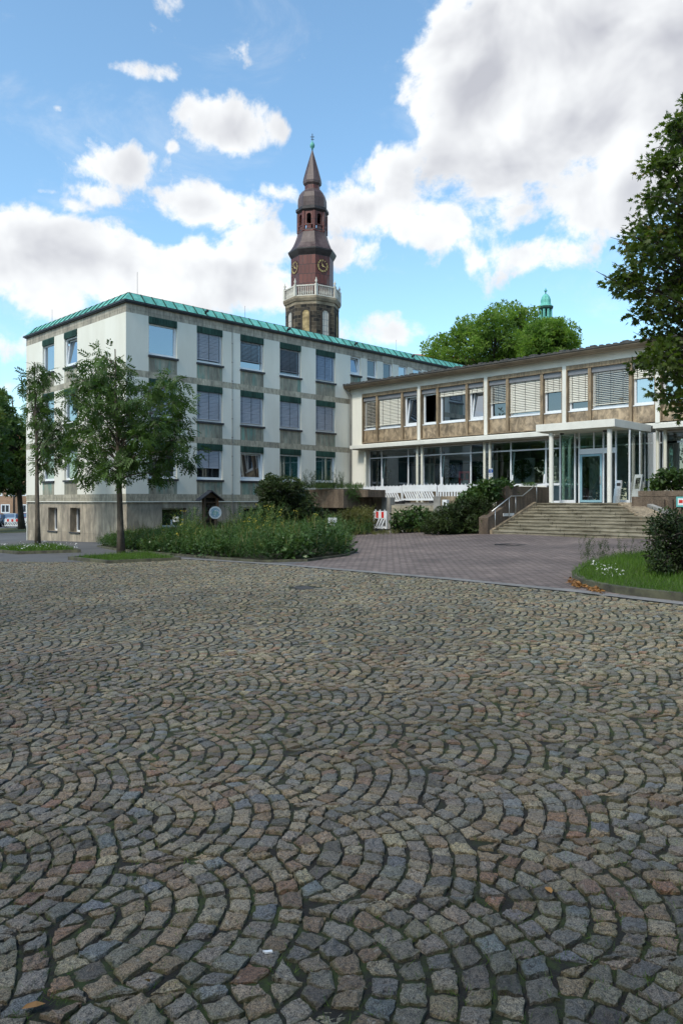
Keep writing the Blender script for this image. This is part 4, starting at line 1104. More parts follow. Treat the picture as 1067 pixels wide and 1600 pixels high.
# house with a red roof behind the trees
hp = atD(738, 783, 92); t = thing('red_roofed_house', (hp.x, hp.y, 0), 'house with orange tiled roof glimpsed through the bright trees', 'house', rz=FWD + R(15))
q = MB(); q.box(-6, 7, 0, 9, -1, 15.2); q.build('wall', M['brick_far'], t, True)
q = MB(); q.extrude_vw([(-.5, 15.0), (4.5, 20.2), (9.5, 15.0)], -6.4, 7.4); q.build('roof', M['red_tile'], t, True)

# brick house and cars at the far left
hp = atD(14, 783, 104); gz = G(hp.x, hp.y)
bh = thing('brick_house', (hp.x, hp.y, gz), 'orange brick house with white windows beyond the trees at far left', 'house', rz=FWD)
k3 = 104 / F; HZ = lambda y: EYE + (783 - y) * k3 - gz
ux = lambda px: (px - 14) * k3
wins = [(a, b, HZ(801.5), HZ(788)) for a, b in ((-60, -47), (-29, -16), (2, 16), (30, 42.5), (58, 70))] + [(a, b, HZ(775), HZ(760)) for a, b in ((-60, -47), (-39, -27), (-8, 4.5), (11, 24), (29, 42), (58, 70))]
fr = lambda u, v, z: (u, -v, z)
out = {}
us = sorted({ux(-110), ux(95)} | {ux(a) for w in wins for a in w[:2]}); zs = sorted({-1.5, 9.} | {c for w in wins for c in w[2:]})
wall_grid(fr, us, zs, lambda u, z: None if any(ux(a) < u < ux(b) and c < z < d for a, b, c, d in wins) else 'b', out, .15, 'b')
o = out['b'].build('wall', M['brick_far'], bh, True, recalc=False)
for a, b, c, d in wins:
    q = MB(fr); x0, x1 = ux(a), ux(b); w = .13
    q.box(x0, x0 + w, -.12, .02, c, d); q.box(x1 - w, x1, -.12, .02, c, d); q.box(x0 + w, x1 - w, -.12, .02, c, c + w); q.box(x0 + w, x1 - w, -.12, .02, d - w, d); q.box((x0 + x1) / 2 - .05, (x0 + x1) / 2 + .05, -.12, .02, c + w, d - w)
    wn = q.build('window', M['frame'], bh, True)
    q = MB(fr); q.poly([(x0, -.1, c), (x1, -.1, c), (x1, -.1, d), (x0, -.1, d)]); q.build('pane', M['pane_dark'], wn, True, recalc=False)
q = MB(); q.extrude_vw([(-.6, 8.9), (5, 13), (10.6, 8.9)], ux(-112), ux(97)); q.build('roof', M['red_tile'], bh, True)
q = MB(); q.box(ux(-110), ux(95), .3, 10, -1.5, 8.9); q.build('rear_wall', M['brick_far'], bh, True)
q = MB(fr); q.tube([(ux(22.5), .1, 0), (ux(22.5), .1, 8.9)], .08, 6); q.build('downpipe', M['dark_metal'], bh, True)

def car(px, D, paint, label, turn):
    p = atD(px, 783, D); t = thing('parked_car', (p.x, p.y, G(p.x, p.y) + .06), label, 'car', 'cars parked before the brick house', FWD + turn)
    m = mat('car_paint_%s' % paint[0], paint[1], .25, .03, 1., None, 0, spec=.6)
    side = [(-2.1, .35), (-2.12, .62), (-1.95, .80), (-.95, .93), (-.3, 1.40), (.25, 1.47), (1.1, 1.42), (1.75, 1.0), (2.08, .92), (2.12, .4), (1.9, .25), (-1.9, .25)]
    q = MB(lambda u, v, z: (u * (1 - .13 * max(0, (z - .9) / .55)), v, z)); q.extrude_vw(side, -.84, .84); b = q.build('body', m, t, True, bevel=.06)
    q = MB(lambda u, v, z: (u * (1 - .13 * max(0, (z - .9) / .55)), v, z)); q.extrude_vw([(-.92, .95), (-.34, 1.39), (-.30, 1.36), (-.85, .94)], -.74, .74); q.extrude_vw([(1.68, 1.03), (1.15, 1.39), (1.12, 1.36), (1.62, 1.02)], -.74, .74); q.build('windscreen', M['pane'], t, True)
    q = MB(lambda u, v, z: (u * (1 - .13 * max(0, (z - .9) / .55)), v, z)); q.extrude_vw([(-.78, .97), (-.28, 1.34), (1.05, 1.34), (1.5, 1.0)], -.852, .852); q.build('side_window', M['pane_dark'], t, True)
    for x in (-.78, .78):
        for y in (-1.3, 1.3):
            q = MB(lambda a, b_, c: (c, a, b_)); q.lathe((y, .31, x), [(.31, -.1), (.31, .1)], 16); wh = q.build('wheel', M['tyre'], t, True)
            q = MB(lambda a, b_, c: (c, a, b_)); q.lathe((y, .31, x), [(.19, -.105), (.19, .105)], 12); q.build('rim', M['steel'], wh, True)
        q = MB(); q.box(x * .75 - .16, x * .75 + .16, -2.13, -2.05, .62, .76); q.build('headlight', M['white_plastic'], t, True)
    q = MB(); q.box(-.27, .27, -2.15, -2.1, .42, .53); q.build('number_plate', M['white_plastic'], t, True)
car(15, 88, ('silver_blue', (.35, .45, .52)), 'light silver blue car parked behind the striped barrier', R(14))
car(38, 90, ('dark_red', (.16, .02, .04)), 'dark red car parked beside the office corner', R(8))
car(-6, 86, ('black', (.02, .02, .025)), 'black car at the left edge of the photo', R(14))
# =================================================================== leaves
def tmpl(quads): # list of polygons of (along, side, up)
    v = [p for f in quads for p in f]; return np.array(v, float), [len(f) for f in quads]
def leaflet(o, d, l, w, fold=.0):
    o = np.array(o, float); d = np.array(d, float); d /= np.linalg.norm(d)
    s = np.cross([0, 0, 1], d); s /= np.linalg.norm(s) + 1e-9
    return [tuple(o), tuple(o + d * l * .45 - s * w / 2), tuple(o + d * l), tuple(o + d * l * .45 + s * w / 2)]
T_OVAL = tmpl([[(0, 0, 0), (.4, .24, .05), (.8, .18, .0), (1, 0, -.08), (.8, -.18, 0), (.4, -.24, .05)]])
_l = []
for k in range(4):
    x = .22 + k * .19
    for s in (-1, 1): _l.append(leaflet((x, s * .015, -.06 * k * k * .3), (.55, s * .8, -.22), .40, .17))
_l.append(leaflet((.92, 0, -.17), (1, 0, -.3), .36, .13))
T_ASH = tmpl(_l)
_ang = [(-150, .42), (-118, .30), (-95, .62), (-62, .34), (-38, .80), (-18, .42), (0, 1.0), (18, .42), (38, .80), (62, .34), (95, .62), (118, .30), (150, .42)]
T_MAPLE = tmpl([[(.38 + r * .62 * math.cos(R(a)), r * .62 * math.sin(R(a)), -.12 * r * abs(math.sin(R(a)))) for a, r in _ang]])
_l = []
for k in range(7):
    a = k * 2.4; x = .1 + k * .13
    _l.append(leaflet((x, 0, 0), (.75, .8 * math.cos(a), .8 * math.sin(a)), .34 - .02 * k, .085))
T_SPRIG = tmpl(_l + [[(0, .008, 0), (1, .004, 0), (1, -.004, 0), (0, -.008, 0)]])
_l = []
for k in range(9):
    s = (-1) ** k; x = .05 + k * .1
    _l.append(leaflet((x, 0, 0), (.9, s * .7, .25 * math.sin(k * 2.)), .20, .045))
T_NEEDLE = tmpl(_l)
T_BLADE = tmpl([[(0, .03, 0), (.55, .02, .03), (1, 0, .14), (.55, -.02, .03), (0, -.03, 0)]])
T_CLUMP = tmpl([leaflet((0, 0, 0), (1, .2, .1), .8, .42), leaflet((.2, .2, .1), (.5, .9, .2), .7, .4), leaflet((.2, -.2, 0), (.5, -.9, -.1), .7, .4), leaflet((.4, 0, .1), (.6, .1, .8), .6, .38)])

def leaf_object(name, c, axis, size, T, m, parent=None, local=False, up=None, tint=None, roll=.8):
    tv, tc = T; n = len(c); k = len(tv)
    a = axis / (np.linalg.norm(axis, axis=1)[:, None] + 1e-9)
    ref = np.tile([0., 0, 1], (n, 1)) + rng.normal(size=(n, 3)) * roll if up is None else up
    b = np.cross(ref, a); b /= np.linalg.norm(b, axis=1)[:, None] + 1e-9
    nn = np.cross(a, b)
    s = np.broadcast_to(np.asarray(size, float), (n,)) * rng.uniform(.7, 1.25, n)
    co = c[:, None, :] + (a[:, None, :] * tv[None, :, 0, None] + b[:, None, :] * tv[None, :, 1, None] + nn[:, None, :] * tv[None, :, 2, None]) * s[:, None, None]
    co = co.reshape(-1, 3); off = np.arange(n * k)
    tt = rng.uniform(0, 1, n) if tint is None else tint
    me = np_mesh(name, co, off, np.tile(tc, n), dict(tint=np.repeat(tt, k)), False)
    return link(name, me, m, parent, local)

def in_poly(x, y, poly):
    r = False; j = len(poly) - 1
    for i in range(len(poly)):
        if (poly[i][1] > y) != (poly[j][1] > y) and x < (poly[j][0] - poly[i][0]) * (y - poly[i][1]) / (poly[j][1] - poly[i][1]) + poly[i][0]: r = not r
        j = i
    return r
def sample_poly(poly, n, dmin, tries=9000, rnd=random, inset=0.):
    x0, x1 = min(p[0] for p in poly), max(p[0] for p in poly); y0, y1 = min(p[1] for p in poly), max(p[1] for p in poly); pts = []
    for _ in range(tries):
        x, y = rnd.uniform(x0, x1), rnd.uniform(y0, y1)
        if in_poly(x, y, poly) and (not inset or all(in_poly(x + inset * math.cos(k), y + inset * .8 * math.sin(k), poly) for k in (0, .8, 1.6, 2.4, 3.14, 3.9, 4.7, 5.5))) and all((x - a) ** 2 + (y - b) ** 2 > dmin * dmin for a, b in pts):
            pts.append((x, y))
            if len(pts) >= n: break
    return pts

def tree(name, label, cat, base, D, outline, nclump, dmin, cr, nleaf, T, size, lm, bm, group=None, depth=1., trunk=.12, top=None, flat=.6, droop=.3, seed=1, attach=.35, limbs=True, spread=1.0, insk=1.):
    """real tree: trunk, a limb to every leaf clump, leaf sprays round the clump; the outline gives the crown's real width and height"""
    rnd = random.Random(seed); g = np.random.default_rng(seed)
    t = thing(name, base, label, cat, group); b0 = Vector(base)
    xs_ = [p[0] for p in outline]; ys_ = [p[1] for p in outline]
    cx = (min(xs_) + max(xs_)) / 2; cy = (min(ys_) + max(ys_)) / 2; wx = (max(xs_) - min(xs_)) / 2; wy = (max(ys_) - min(ys_)) / 2
    hd = wx * D / F * depth
    ins = cr * spread * F / D * .6; pts = sample_poly(outline, nclump, dmin, rnd=rnd, inset=ins * insk)
    clumps = []
    for x, y in pts:
        k = math.sqrt(max(0.03, 1 - min(1, ((x - cx) / wx) ** 2 * .9 + ((y - cy) / wy) ** 2 * .6)))
        clumps.append(atD(x, y, D + hd * k * rnd.uniform(-1, 1)))
    tp = Vector(top) if top else atD(cx, min(ys_) + 4, D)
    q = MB(); path = []
    for i in range(9):
        f = i / 8; p = b0.lerp(tp, f); wob = .02 * (tp.z - b0.z) * math.sin(f * 7 + seed) * f
        path.append(p + Vector((wob * .6, -wob * .4, 0)))
    if trunk:
        rr = [trunk * (1.25 if i == 0 else (1 - .9 * (i / 8) ** .9)) + .006 for i in range(9)]
        q.tube([path[0] - Vector((0, 0, .1))] + path[1:], rr, 9)
        if limbs:
            for c in clumps:
                h = (c.z - b0.z) / (tp.z - b0.z + 1e-6); f = max(attach, min(.97, h * .62 + attach * .45 - .02)) if h < 1 else .9
                i = f * 8; a = path[int(i)].lerp(path[min(8, int(i) + 1)], i - int(i))
                mid = a.lerp(c, .5) + Vector((rnd.uniform(-.1, .1), rnd.uniform(-.1, .1), (c - a).length * .08))
                r0 = max(.012, trunk * .32 * (1 - f * .75)); q.tube([a, a.lerp(mid, .5) + Vector((0, 0, .02)), mid, c], [r0, r0 * .8, r0 * .55, .008], 5, False)
                for _ in range(3):
                    e = c + Vector((rnd.gauss(0, cr * .6), rnd.gauss(0, cr * .6), rnd.gauss(0, cr * .4))); q.tube([c.lerp(mid, .2), (c + e) / 2, e], [.012, .009, .004], 4, False)
        q.build('trunk', bm, t, recalc=False)
    cc = np.array([list(c) for c in clumps]); per = max(1, nleaf // len(cc))
    idx = np.repeat(np.arange(len(cc)), per); n = len(idx)
    off = g.normal(size=(n, 3)); off /= np.linalg.norm(off, axis=1)[:, None]; off *= (g.uniform(0, 1, n) ** .45)[:, None] * cr * spread
    scl = g.uniform(.65, 1.3, len(cc))[idx][:, None]
    off = off * scl * np.array([1, 1, flat])
    pos = cc[idx] + off
    ax = off / (np.linalg.norm(off, axis=1)[:, None] + 1e-6) * .8 + g.normal(size=(n, 3)) * .5; ax[:, 2] -= droop
    tint = np.clip(g.uniform(0, 1, len(cc))[idx] * .5 + g.uniform(0, 1, n) * .5, 0, 1)
    leaf_object('crown' if trunk else 'foliage', pos, ax, size, T, lm, t, tint=tint)
    return t

# =================================================================== ground
def flat(name, poly, m, dz, step=1.2, kind='structure', thick=0):
    """a sheet following the ground, dz above it"""
    bm = bmesh.new(); vs = [bm.verts.new((x, y, 0)) for x, y in poly]; f = bm.faces.new(vs)
    x0, x1 = min(p[0] for p in poly), max(p[0] for p in poly); y0, y1 = min(p[1] for p in poly), max(p[1] for p in poly)
    for k in range(1, int((x1 - x0) / step) + 1):
        bmesh.ops.bisect_plane(bm, geom=bm.verts[:] + bm.edges[:] + bm.faces[:], plane_co=(x0 + k * step, 0, 0), plane_no=(1, 0, 0))
    for k in range(1, int((y1 - y0) / step) + 1):
        bmesh.ops.bisect_plane(bm, geom=bm.verts[:] + bm.edges[:] + bm.faces[:], plane_co=(0, y0 + k * step, 0), plane_no=(0, 1, 0))
    for v in bm.verts: v.co.z = G(v.co.x, v.co.y) + dz
    bmesh.ops.recalc_face_normals(bm, faces=bm.faces)
    if sum(f.normal.z for f in bm.faces) < 0: bmesh.ops.reverse_faces(bm, faces=bm.faces)
    me = bpy.data.meshes.new(name); bm.to_mesh(me); bm.free()
    return tag(link(name, me, m), kind=kind)
# big ground sheet: fine near by, coarse out to the horizon
gx = [-2500, -900, -400, -200, -140] + list(np.arange(-110, 41, 3.)) + [60, 120, 300, 900, 2500]
gy = [-2500, -900, -300, -100, -60] + list(np.arange(-30, 111, 3.)) + [140, 200, 400, 900, 2500]
co = np.array([[x, y, G(x, y)] for y in gy for x in gx]); nx = len(gx)
fc = np.array([[j * nx + i, j * nx + i + 1, (j + 1) * nx + i + 1, (j + 1) * nx + i] for j in range(len(gy) - 1) for i in range(nx - 1)])
tag(link('ground', np_mesh('ground', co, fc, np.full(len(fc), 4)), M['asphalt']), kind='structure')

EDGE = [(-42, 4.2), (-25.84, 9.81), (-22.6, 10.9), (-20.7, 13.2), (-15.15, 13.0), (-9.09, 12.18), (-6.16, 11.62), (-4.17, 11.05), (0, 10.2), (9, 8.4)]
cob_poly = EDGE + [(9, -9), (-14, -9), (-42, -12)]
flat('cobble_bed', cob_poly, M['joint'], .0095, 2.)
strip = EDGE[3:]
off = [(x - .02, y + .26) for x, y in strip]
flat('edging_strip', strip + off[::-1], M['strip'], .022)
yard_poly = [(x - .02, y + .265) for x, y in EDGE[4:]] + [(9, 29), (-10.4, 29), (-10.4, 27), (-17.3, 27), (-17.3, 30.9), (-29, 30.9), (-29, 28.2), (-16.3, 17.2), (-15.4, 14.5)]
flat('brick_yard', yard_poly, M['yard'], .012)

# --- setts laid in scallop fans: rings round a point, each fan growing out of the valley between two others
def setts():
    W, h, RO = .95, .85, .945; tilt_ = R(3)
    ct, sn = math.cos(tilt_), math.sin(tilt_)
    def thm(rho):
        th = np.linspace(0, R(100), 101); x = rho * np.cos(th); y = rho * np.sin(th)
        ok = (y <= W / 2) & (np.hypot(x + h, y - W / 2) >= RO) & (np.hypot(x + h, y + W / 2) >= RO)
        if not ok[0]: return 0.
        return th[(np.argmin(ok) if not ok.all() else len(ok)) - 1]
    nr = 9; rad = np.linspace(.02, RO, nr + 1); T_ = [thm(r) for r in rad]
    Q4 = []
    for i in range(-40, 34):
        for j in range(-4, 34):
            ox = -1.2 + i * h; oy = 2.92 + (j + .5 * (i % 2)) * W
            fr_, fd = ox * ct - (oy - 2.92) * sn, 2.92 + ox * sn + (oy - 2.92) * ct + 1.2 * sn
            if fd < -.5 or fd > 29 or abs(fr_) > max(fd, .5) * .475 + 5.4: continue
            for k in range(nr):
                r0, r1, t0, t1 = rad[k], rad[k + 1], T_[k], T_[k + 1]
                rm = (r0 + r1) / 2; te = max(t0, t1)
                n = max(1, int(round(2 * te * rm / .104)))
                w = rng.uniform(.78, 1.22, n); cum = (np.concatenate([[0], np.cumsum(w)]) / w.sum() * 2 - 1) * te
                sk = rng.normal(size=n + 1) * .009 / rm; sk[0] = sk[-1] = 0
                c0 = np.clip(cum + sk, -t0, t0); c1 = np.clip(cum - sk, -t1, t1)
                j0, j1 = (rng.normal(size=n + 1) * .003 for _ in (0, 1))
                for m in range(n):
                    Q4.append((fr_, fd, (r0 + j0[m]) * math.cos(c0[m]), (r0 + j0[m]) * math.sin(c0[m]), (r0 + j0[m + 1]) * math.cos(c0[m + 1]), (r0 + j0[m + 1]) * math.sin(c0[m + 1]),
                               (r1 + j1[m + 1]) * math.cos(c1[m + 1]), (r1 + j1[m + 1]) * math.sin(c1[m + 1]), (r1 + j1[m]) * math.cos(c1[m]), (r1 + j1[m]) * math.sin(c1[m])))
    Q4 = np.array(Q4); o = Q4[:, :2]; pq = Q4[:, 2:].reshape(-1, 4, 2)
    d1, d2 = pq[:, 2] - pq[:, 0], pq[:, 3] - pq[:, 1]; area = np.abs(d1[:, 0] * d2[:, 1] - d1[:, 1] * d2[:, 0]) / 2
    pq, o = pq[area > 0.0013], o[area > 0.0013]
    pq = np.stack([pq[..., 0] * ct - pq[..., 1] * sn, pq[..., 0] * sn + pq[..., 1] * ct], -1) + o[:, None, :]
    rr_, dd = pq[..., 0], pq[..., 1]
    rr_ = rr_ + .08 * np.sin(dd * .7 + rr_ * .35) + .022 * np.sin(dd * 2.3 + 1.3 + rr_) + .008 * np.sin(dd * 7.1 + rr_ * 3); dd = dd + .08 * np.sin(rr_ * .7 + dd * .4) + .022 * np.sin(rr_ * 2.9 - dd * 1.2) + .008 * np.sin(rr_ * 6.3 + dd * 4)
    q = np.stack([rr_ * CA - dd * SA, rr_ * SA + dd * CA], -1)
    c = q.mean(1)
    D = -c[:, 0] * SA + c[:, 1] * CA; rr = c[:, 0] * CA + c[:, 1] * SA
    ok = (D > .6) & (np.abs(rr) < D * .475 + 4.6)
    ex = np.array([p[0] for p in EDGE]); ey = np.array([p[1] for p in EDGE])
    ok &= c[:, 1] < np.interp(c[:, 0], ex, ey) - .05
    for (mx, my, mr) in ((-10.74, 9.79, .33),): ok &= (np.abs(c[:, 0] - mx) > mr) | (np.abs(c[:, 1] - my) > mr * .8)
    q = q[ok]; D = D[ok]
    q = q + rng.normal(size=q.shape) * .0036
    e = q.mean(1)[:, None, :] - q; L = np.linalg.norm(e, axis=2)[:, :, None] + 1e-6; q = q + e / L * np.minimum(rng.uniform(.0042, .0092, (len(q), 1, 1)), L * .3)
    # tones
    pal = np.array([[.152, .143, .130], [.125, .124, .126], [.19, .172, .142], [.172, .138, .104], [.145, .108, .086], [.21, .185, .142], [.09, .084, .078], [.125, .138, .155], [.165, .105, .078], [.03, .03, .032]])
    pw = np.array([.25, .12, .20, .16, .09, .06, .07, .045, .02, .004]); pw /= pw.sum()
    k = rng.choice(len(pal), len(q), p=pw); tone = pal[k] * 1.12 * rng.uniform(.8, 1.22, (len(q), 1)) * rng.uniform(.96, 1.04, (len(q), 3))
    V, Fc, Tn, Rm = [], [], [], []; base = 0
    lod = [(0, 4.6, [-1, -.93, -.62, -.2, .2, .62, .93, 1]), (4.6, 8.5, [-1, -.88, -.3, .3, .88, 1]), (8.5, 99, [-1, -.78, .78, 1])]
    for d0, d1, lv in lod:
        m = (D >= d0) & (D < d1); Q = q[m]; T_ = tone[m]; nq = len(Q)
        if nq == 0: continue
        lv = np.array(lv); g = len(lv)
        U, Vv = np.meshgrid(lv, lv, indexing='xy'); U = U.ravel(); Vv = Vv.ravel(); gg = g * g
        kq = .26; u = U * np.sqrt(1 - kq * Vv ** 2 / 2 * np.abs(U) ** 3); v = Vv * np.sqrt(1 - kq * U ** 2 / 2 * np.abs(Vv) ** 3)
        bil = np.stack([(1 - u) * (1 - v), (1 + u) * (1 - v), (1 + u) * (1 + v), (1 - u) * (1 + v)], 1) / 4
        P2 = np.einsum('gk,nkc->ngc', bil, Q)
        r = np.maximum(np.abs(U), np.abs(Vv)); edge = r > .99
        rim2 = (np.sort(np.unique(np.abs(lv)))[-2]); ring = (r > rim2 - 1e-6) & ~edge
        rough = .0032 if g > 5 else 0.0013
        # irregular outline
        jit = rng.normal(size=(nq, gg, 2)) * (.0026 if g > 4 else .0015); P2 = P2 + jit
        tilt = rng.normal(size=(nq, 2)) * .03; lev = rng.normal(size=nq) * .0035
        loc = P2 - Q.mean(1)[:, None, :]
        z = lev[:, None] + (loc * tilt[:, None, :]).sum(2) + rng.normal(size=(nq, gg)) * rough - .0025 * (r ** 2)[None]
        z = np.where(edge[None], -.030, z); z = np.where(ring[None], z - .003, z)
        X, Y = P2[..., 0], P2[..., 1]
        Z = GP * X + GQ * Y + .024 + z + .0015 * np.sin(X * 1.1 + .5) * np.sin(Y * 1.3)
        V.append(np.stack([X, Y, Z], -1).reshape(-1, 3))
        fi = np.array([[j * g + i, j * g + i + 1, (j + 1) * g + i + 1, (j + 1) * g + i] for j in range(g - 1) for i in range(g - 1)])
        Fc.append((fi[None] + (np.arange(nq) * gg)[:, None, None] + base).reshape(-1, 4)); base += nq * gg
        Tn.append(np.repeat(np.concatenate([T_, np.ones((nq, 1))], 1), gg, 0))
        Rm.append(np.tile(np.where(edge, 1., np.where(ring, .6 if g > 5 else .45, .0)), nq))
    V = np.concatenate(V); Fc = np.concatenate(Fc)
    me = np_mesh('cobblestone_paving', V, Fc, np.full(len(Fc), 4), dict(tone=np.concatenate(Tn), rim=np.concatenate(Rm)), False)
    print('setts', len(q), 'faces', len(Fc))
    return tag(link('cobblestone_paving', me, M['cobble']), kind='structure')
setts()

# --- kerbs, tree pits, lawn
def kerb_line(q, pts, w, h, closed=False):
    n = len(pts); P_ = [Vector((*p, 0)) for p in pts]
    offs = []
    for i in range(n):
        a = P_[i - 1] if (i or closed) else P_[i]; b = P_[(i + 1) % n] if (i < n - 1 or closed) else P_[i]
        d = (b - a).normalized(); offs.append(Vector((-d.y, d.x, 0)) * w)
    for i in range(n if closed else n - 1):
        j = (i + 1) % n; a, b = P_[i], P_[j]; c, d = b + offs[j], a + offs[i]
        zz = lambda p, k: (p.x, p.y, G(p.x, p.y) + k)
        i0 = [q.vert(*zz(p, -.1)) for p in (a, b, c, d)]; i1 = [q.vert(*zz(p, h)) for p in (a, b, c, d)]
        q.face(i1); q.face([i0[0], i0[1], i1[1], i1[0]]); q.face([i0[2], i0[3], i1[3], i1[2]])
        if not closed and i == 0: q.face([i0[3], i0[0], i1[0], i1[3]])
        if not closed and i == n - 2: q.face([i0[1], i0[2], i1[2], i1[1]])
g2 = lambda *pp: [tuple(gnd(*p).xy) for p in pp]
def densify(pts, step=.4):
    o = []
    for a, b in zip(pts, pts[1:]):
        n = max(1, int(math.dist(a, b) / step)); o += [(a[0] + (b[0] - a[0]) * k / n, a[1] + (b[1] - a[1]) * k / n) for k in range(n)]
    return o + [pts[-1]]
def grass(name, poly, n, h, T=T_BLADE, m='grass', parent=None, hz=None, lift=.05, w=1., up=1.1):
    x0, x1 = min(p[0] for p in poly), max(p[0] for p in poly); y0, y1 = min(p[1] for p in poly), max(p[1] for p in poly); pts = []
    while len(pts) < n:
        x, y = random.uniform(x0, x1), random.uniform(y0, y1)
        if in_poly(x, y, poly): pts.append((x, y, G(x, y) + lift))
    c = np.array(pts); ax = rng.normal(size=(n, 3)) * .45; ax[:, 2] = up
    hh = np.full(n, h) if hz is None else np.array([hz(x, y) for x, y, z in pts])
    return leaf_object(name, c, ax, hh, T, M[m], parent, roll=3.)
def pit(poly, label, hgt, m='kerb'):
    q = MB(); kerb_line(q, poly, .12, hgt, True); o = q.build('kerb', M[m]); tag(o, label, 'kerb', 'kerbs round the tree pits'); return o
pit1 = g2((112, 874.5), (172, 881), (277, 876.5), (232, 867)); pit2 = g2((-24, 861), (32, 866), (122, 863.5), (84, 855))
pit(pit1[::-1], 'dark stone kerb framing the pit of the large young tree', .11); pit(pit2[::-1], 'dark stone kerb framing the flowery pit of the thin tree', .12)
for nm, pt in (('grass_patch', pit1), ('grass_patch', pit2)):
    flat('pit_earth', pt, M['soil'], .05)
tag(grass('pit_grass', pit1, 2600, .16), kind='stuff'); tag(grass('pit_grass', pit2, 2200, .24), kind='stuff')
def flowers(poly, n, h0, h1, sz, mname, name='flowers'):
    c = []
    while len(c) < n:
        a = random.choice(poly); b = random.choice(poly); d = random.choice(poly); u, v = random.random(), random.random()
        x = a[0] + (b[0] - a[0]) * u + (d[0] - a[0]) * v * (1 - u); y = a[1] + (b[1] - a[1]) * u + (d[1] - a[1]) * v * (1 - u)
        if in_poly(x, y, poly): c.append((x, y, G(x, y) + random.uniform(h0, h1)))
    c = np.array(c); ax = rng.normal(size=(n, 3)) * .6; ax[:, 2] += .5
    return tag(leaf_object(name, c, ax, sz, T_CLUMP, M[mname]), kind='stuff')
flowers(pit2, 130, .15, .34, .045, 'petal', 'white_flowers')

isl_f = g2((893, 903), (896, 909), (908, 916.5), (930, 922.5), (960, 928), (1000, 933.5), (1067, 941), (1180, 953))
isl_b = g2((1180, 858), (1060, 866), (1010, 869), (960, 874), (925, 883), (905, 892))
isl = isl_f + isl_b
q = MB(); kerb_line(q, densify([isl_b[-1]] + isl_f, .5), .12, .13); kerb_line(q, densify(isl_b, .5), .12, .10)
tag(q.build('kerb', M['kerb']), 'curved dark stone kerb edging the green lawn at right', 'kerb')
flat('lawn_earth', isl, mat('lawn_earth', (.05, .075, .015), .95, .3, 3.), .09)
lawn = grass('lawn_grass', isl, 15000, .13, lift=.09); tag(lawn, kind='stuff')
flowers(g2((915, 900), (945, 910), (975, 914), (960, 897), (925, 893)), 60, .14, .24, .03, 'petal', 'white_flowers')
c = []
for _ in range(260):
    px = random.choice([random.gauss(897, 4), random.uniform(898, 942)]); py = np.interp(px, [885, 900, 942], [905, 915, 928.5]) + random.uniform(-1.5, 4) * (1.2 if px < 905 else .8)
    p = gnd(px, py); c.append((p.x, p.y, p.z + random.uniform(.02, .07)))
c = np.array(c); ax = rng.normal(size=(len(c), 3)); ax[:, 2] *= .3
tag(leaf_object('fallen_leaves', c, ax, .085, T_MAPLE, M['leaf_fallen'], roll=.3), kind='stuff')
for px, py, s, lb in ((852, 1396, .05, 'curled orange leaf lying on the cobbles at right'), (234, 1548, .05, 'orange leaf lying on the cobbles near the bottom left'), (72, 1582, .075, 'long dry tan leaf lying on the cobbles in the bottom left corner')):
    p = gnd(px, py); c = np.array([[0, 0, .0]]); o = leaf_object('fallen_leaf', c, np.array([[random.uniform(-1, 1), random.uniform(-1, 1), .12]]), s, T_OVAL, M['leaf_fallen'], roll=.2, tint=np.array([.7])); o.location = (p.x, p.y, p.z + .03); tag(o, lb, 'leaf')
p = gnd(420, 1502); q = MB(); q.box(-.014, .014, -.004, .004, 0, .006); q.box(-.02, .012, .006, .012, 0, .004); o = q.build('litter', M['white_plastic']); o.location = (p.x, p.y, p.z + .03); o.rotation_euler.z = FWD + .2; tag(o, 'tiny scrap of white litter between the cobbles', 'litter')

# moss tufts in the joints near by
n = 5200; Dm = 2.1 + 12 * rng.uniform(0, 1, n) ** 1.3; rm = rng.uniform(-.5, .5, n) * Dm
c = np.stack([rm * CA - Dm * SA, rm * SA + Dm * CA, np.zeros(n)], 1); c[:, 2] = GP * c[:, 0] + GQ * c[:, 1] + .012
cl = np.sin(c[:, 0] * 1.7) * np.sin(c[:, 1] * 1.3 + 1) + rng.normal(size=n) * .5; c = c[(cl > .25) & (c[:, 1] < 9)]
c = np.repeat(c, 4, 0) + rng.normal(size=(len(c) * 4, 3)) * [.012, .012, 0]; ax = rng.normal(size=(len(c), 3)) * .7; ax[:, 2] = .9
tag(leaf_object('joint_weeds', c, ax, .03, T_BLADE, M['grass'], roll=3.), kind='stuff')

# verge far left
vg = [tuple(atD(px, 783, D).xy) for px, D in ((-120, 60), (48, 60), (48, 78), (-120, 78))]
flat('verge', vg, mat('dry_verge', (.12, .10, .03), .95, .4, .8, None, .4, 5, (.075, .095, .025)), .02, 6.)
# strip of kerb in front of the bed by the terrace
q = MB(); kerb_line(q, densify([(-29., 28.2), (-19.2, 28.2), (-17.8, 26.9)], .6), .12, .09)
tag(q.build('kerb', M['concrete']), 'low mossy kerb along the shrub bed below the terrace', 'kerb')
bed2 = [(-31, 28.3), (-19.3, 28.3), (-17.8, 27.1), (-17.8, 31), (-31, 31)]
flat('shrub_bed', bed2, M['soil'], .06)

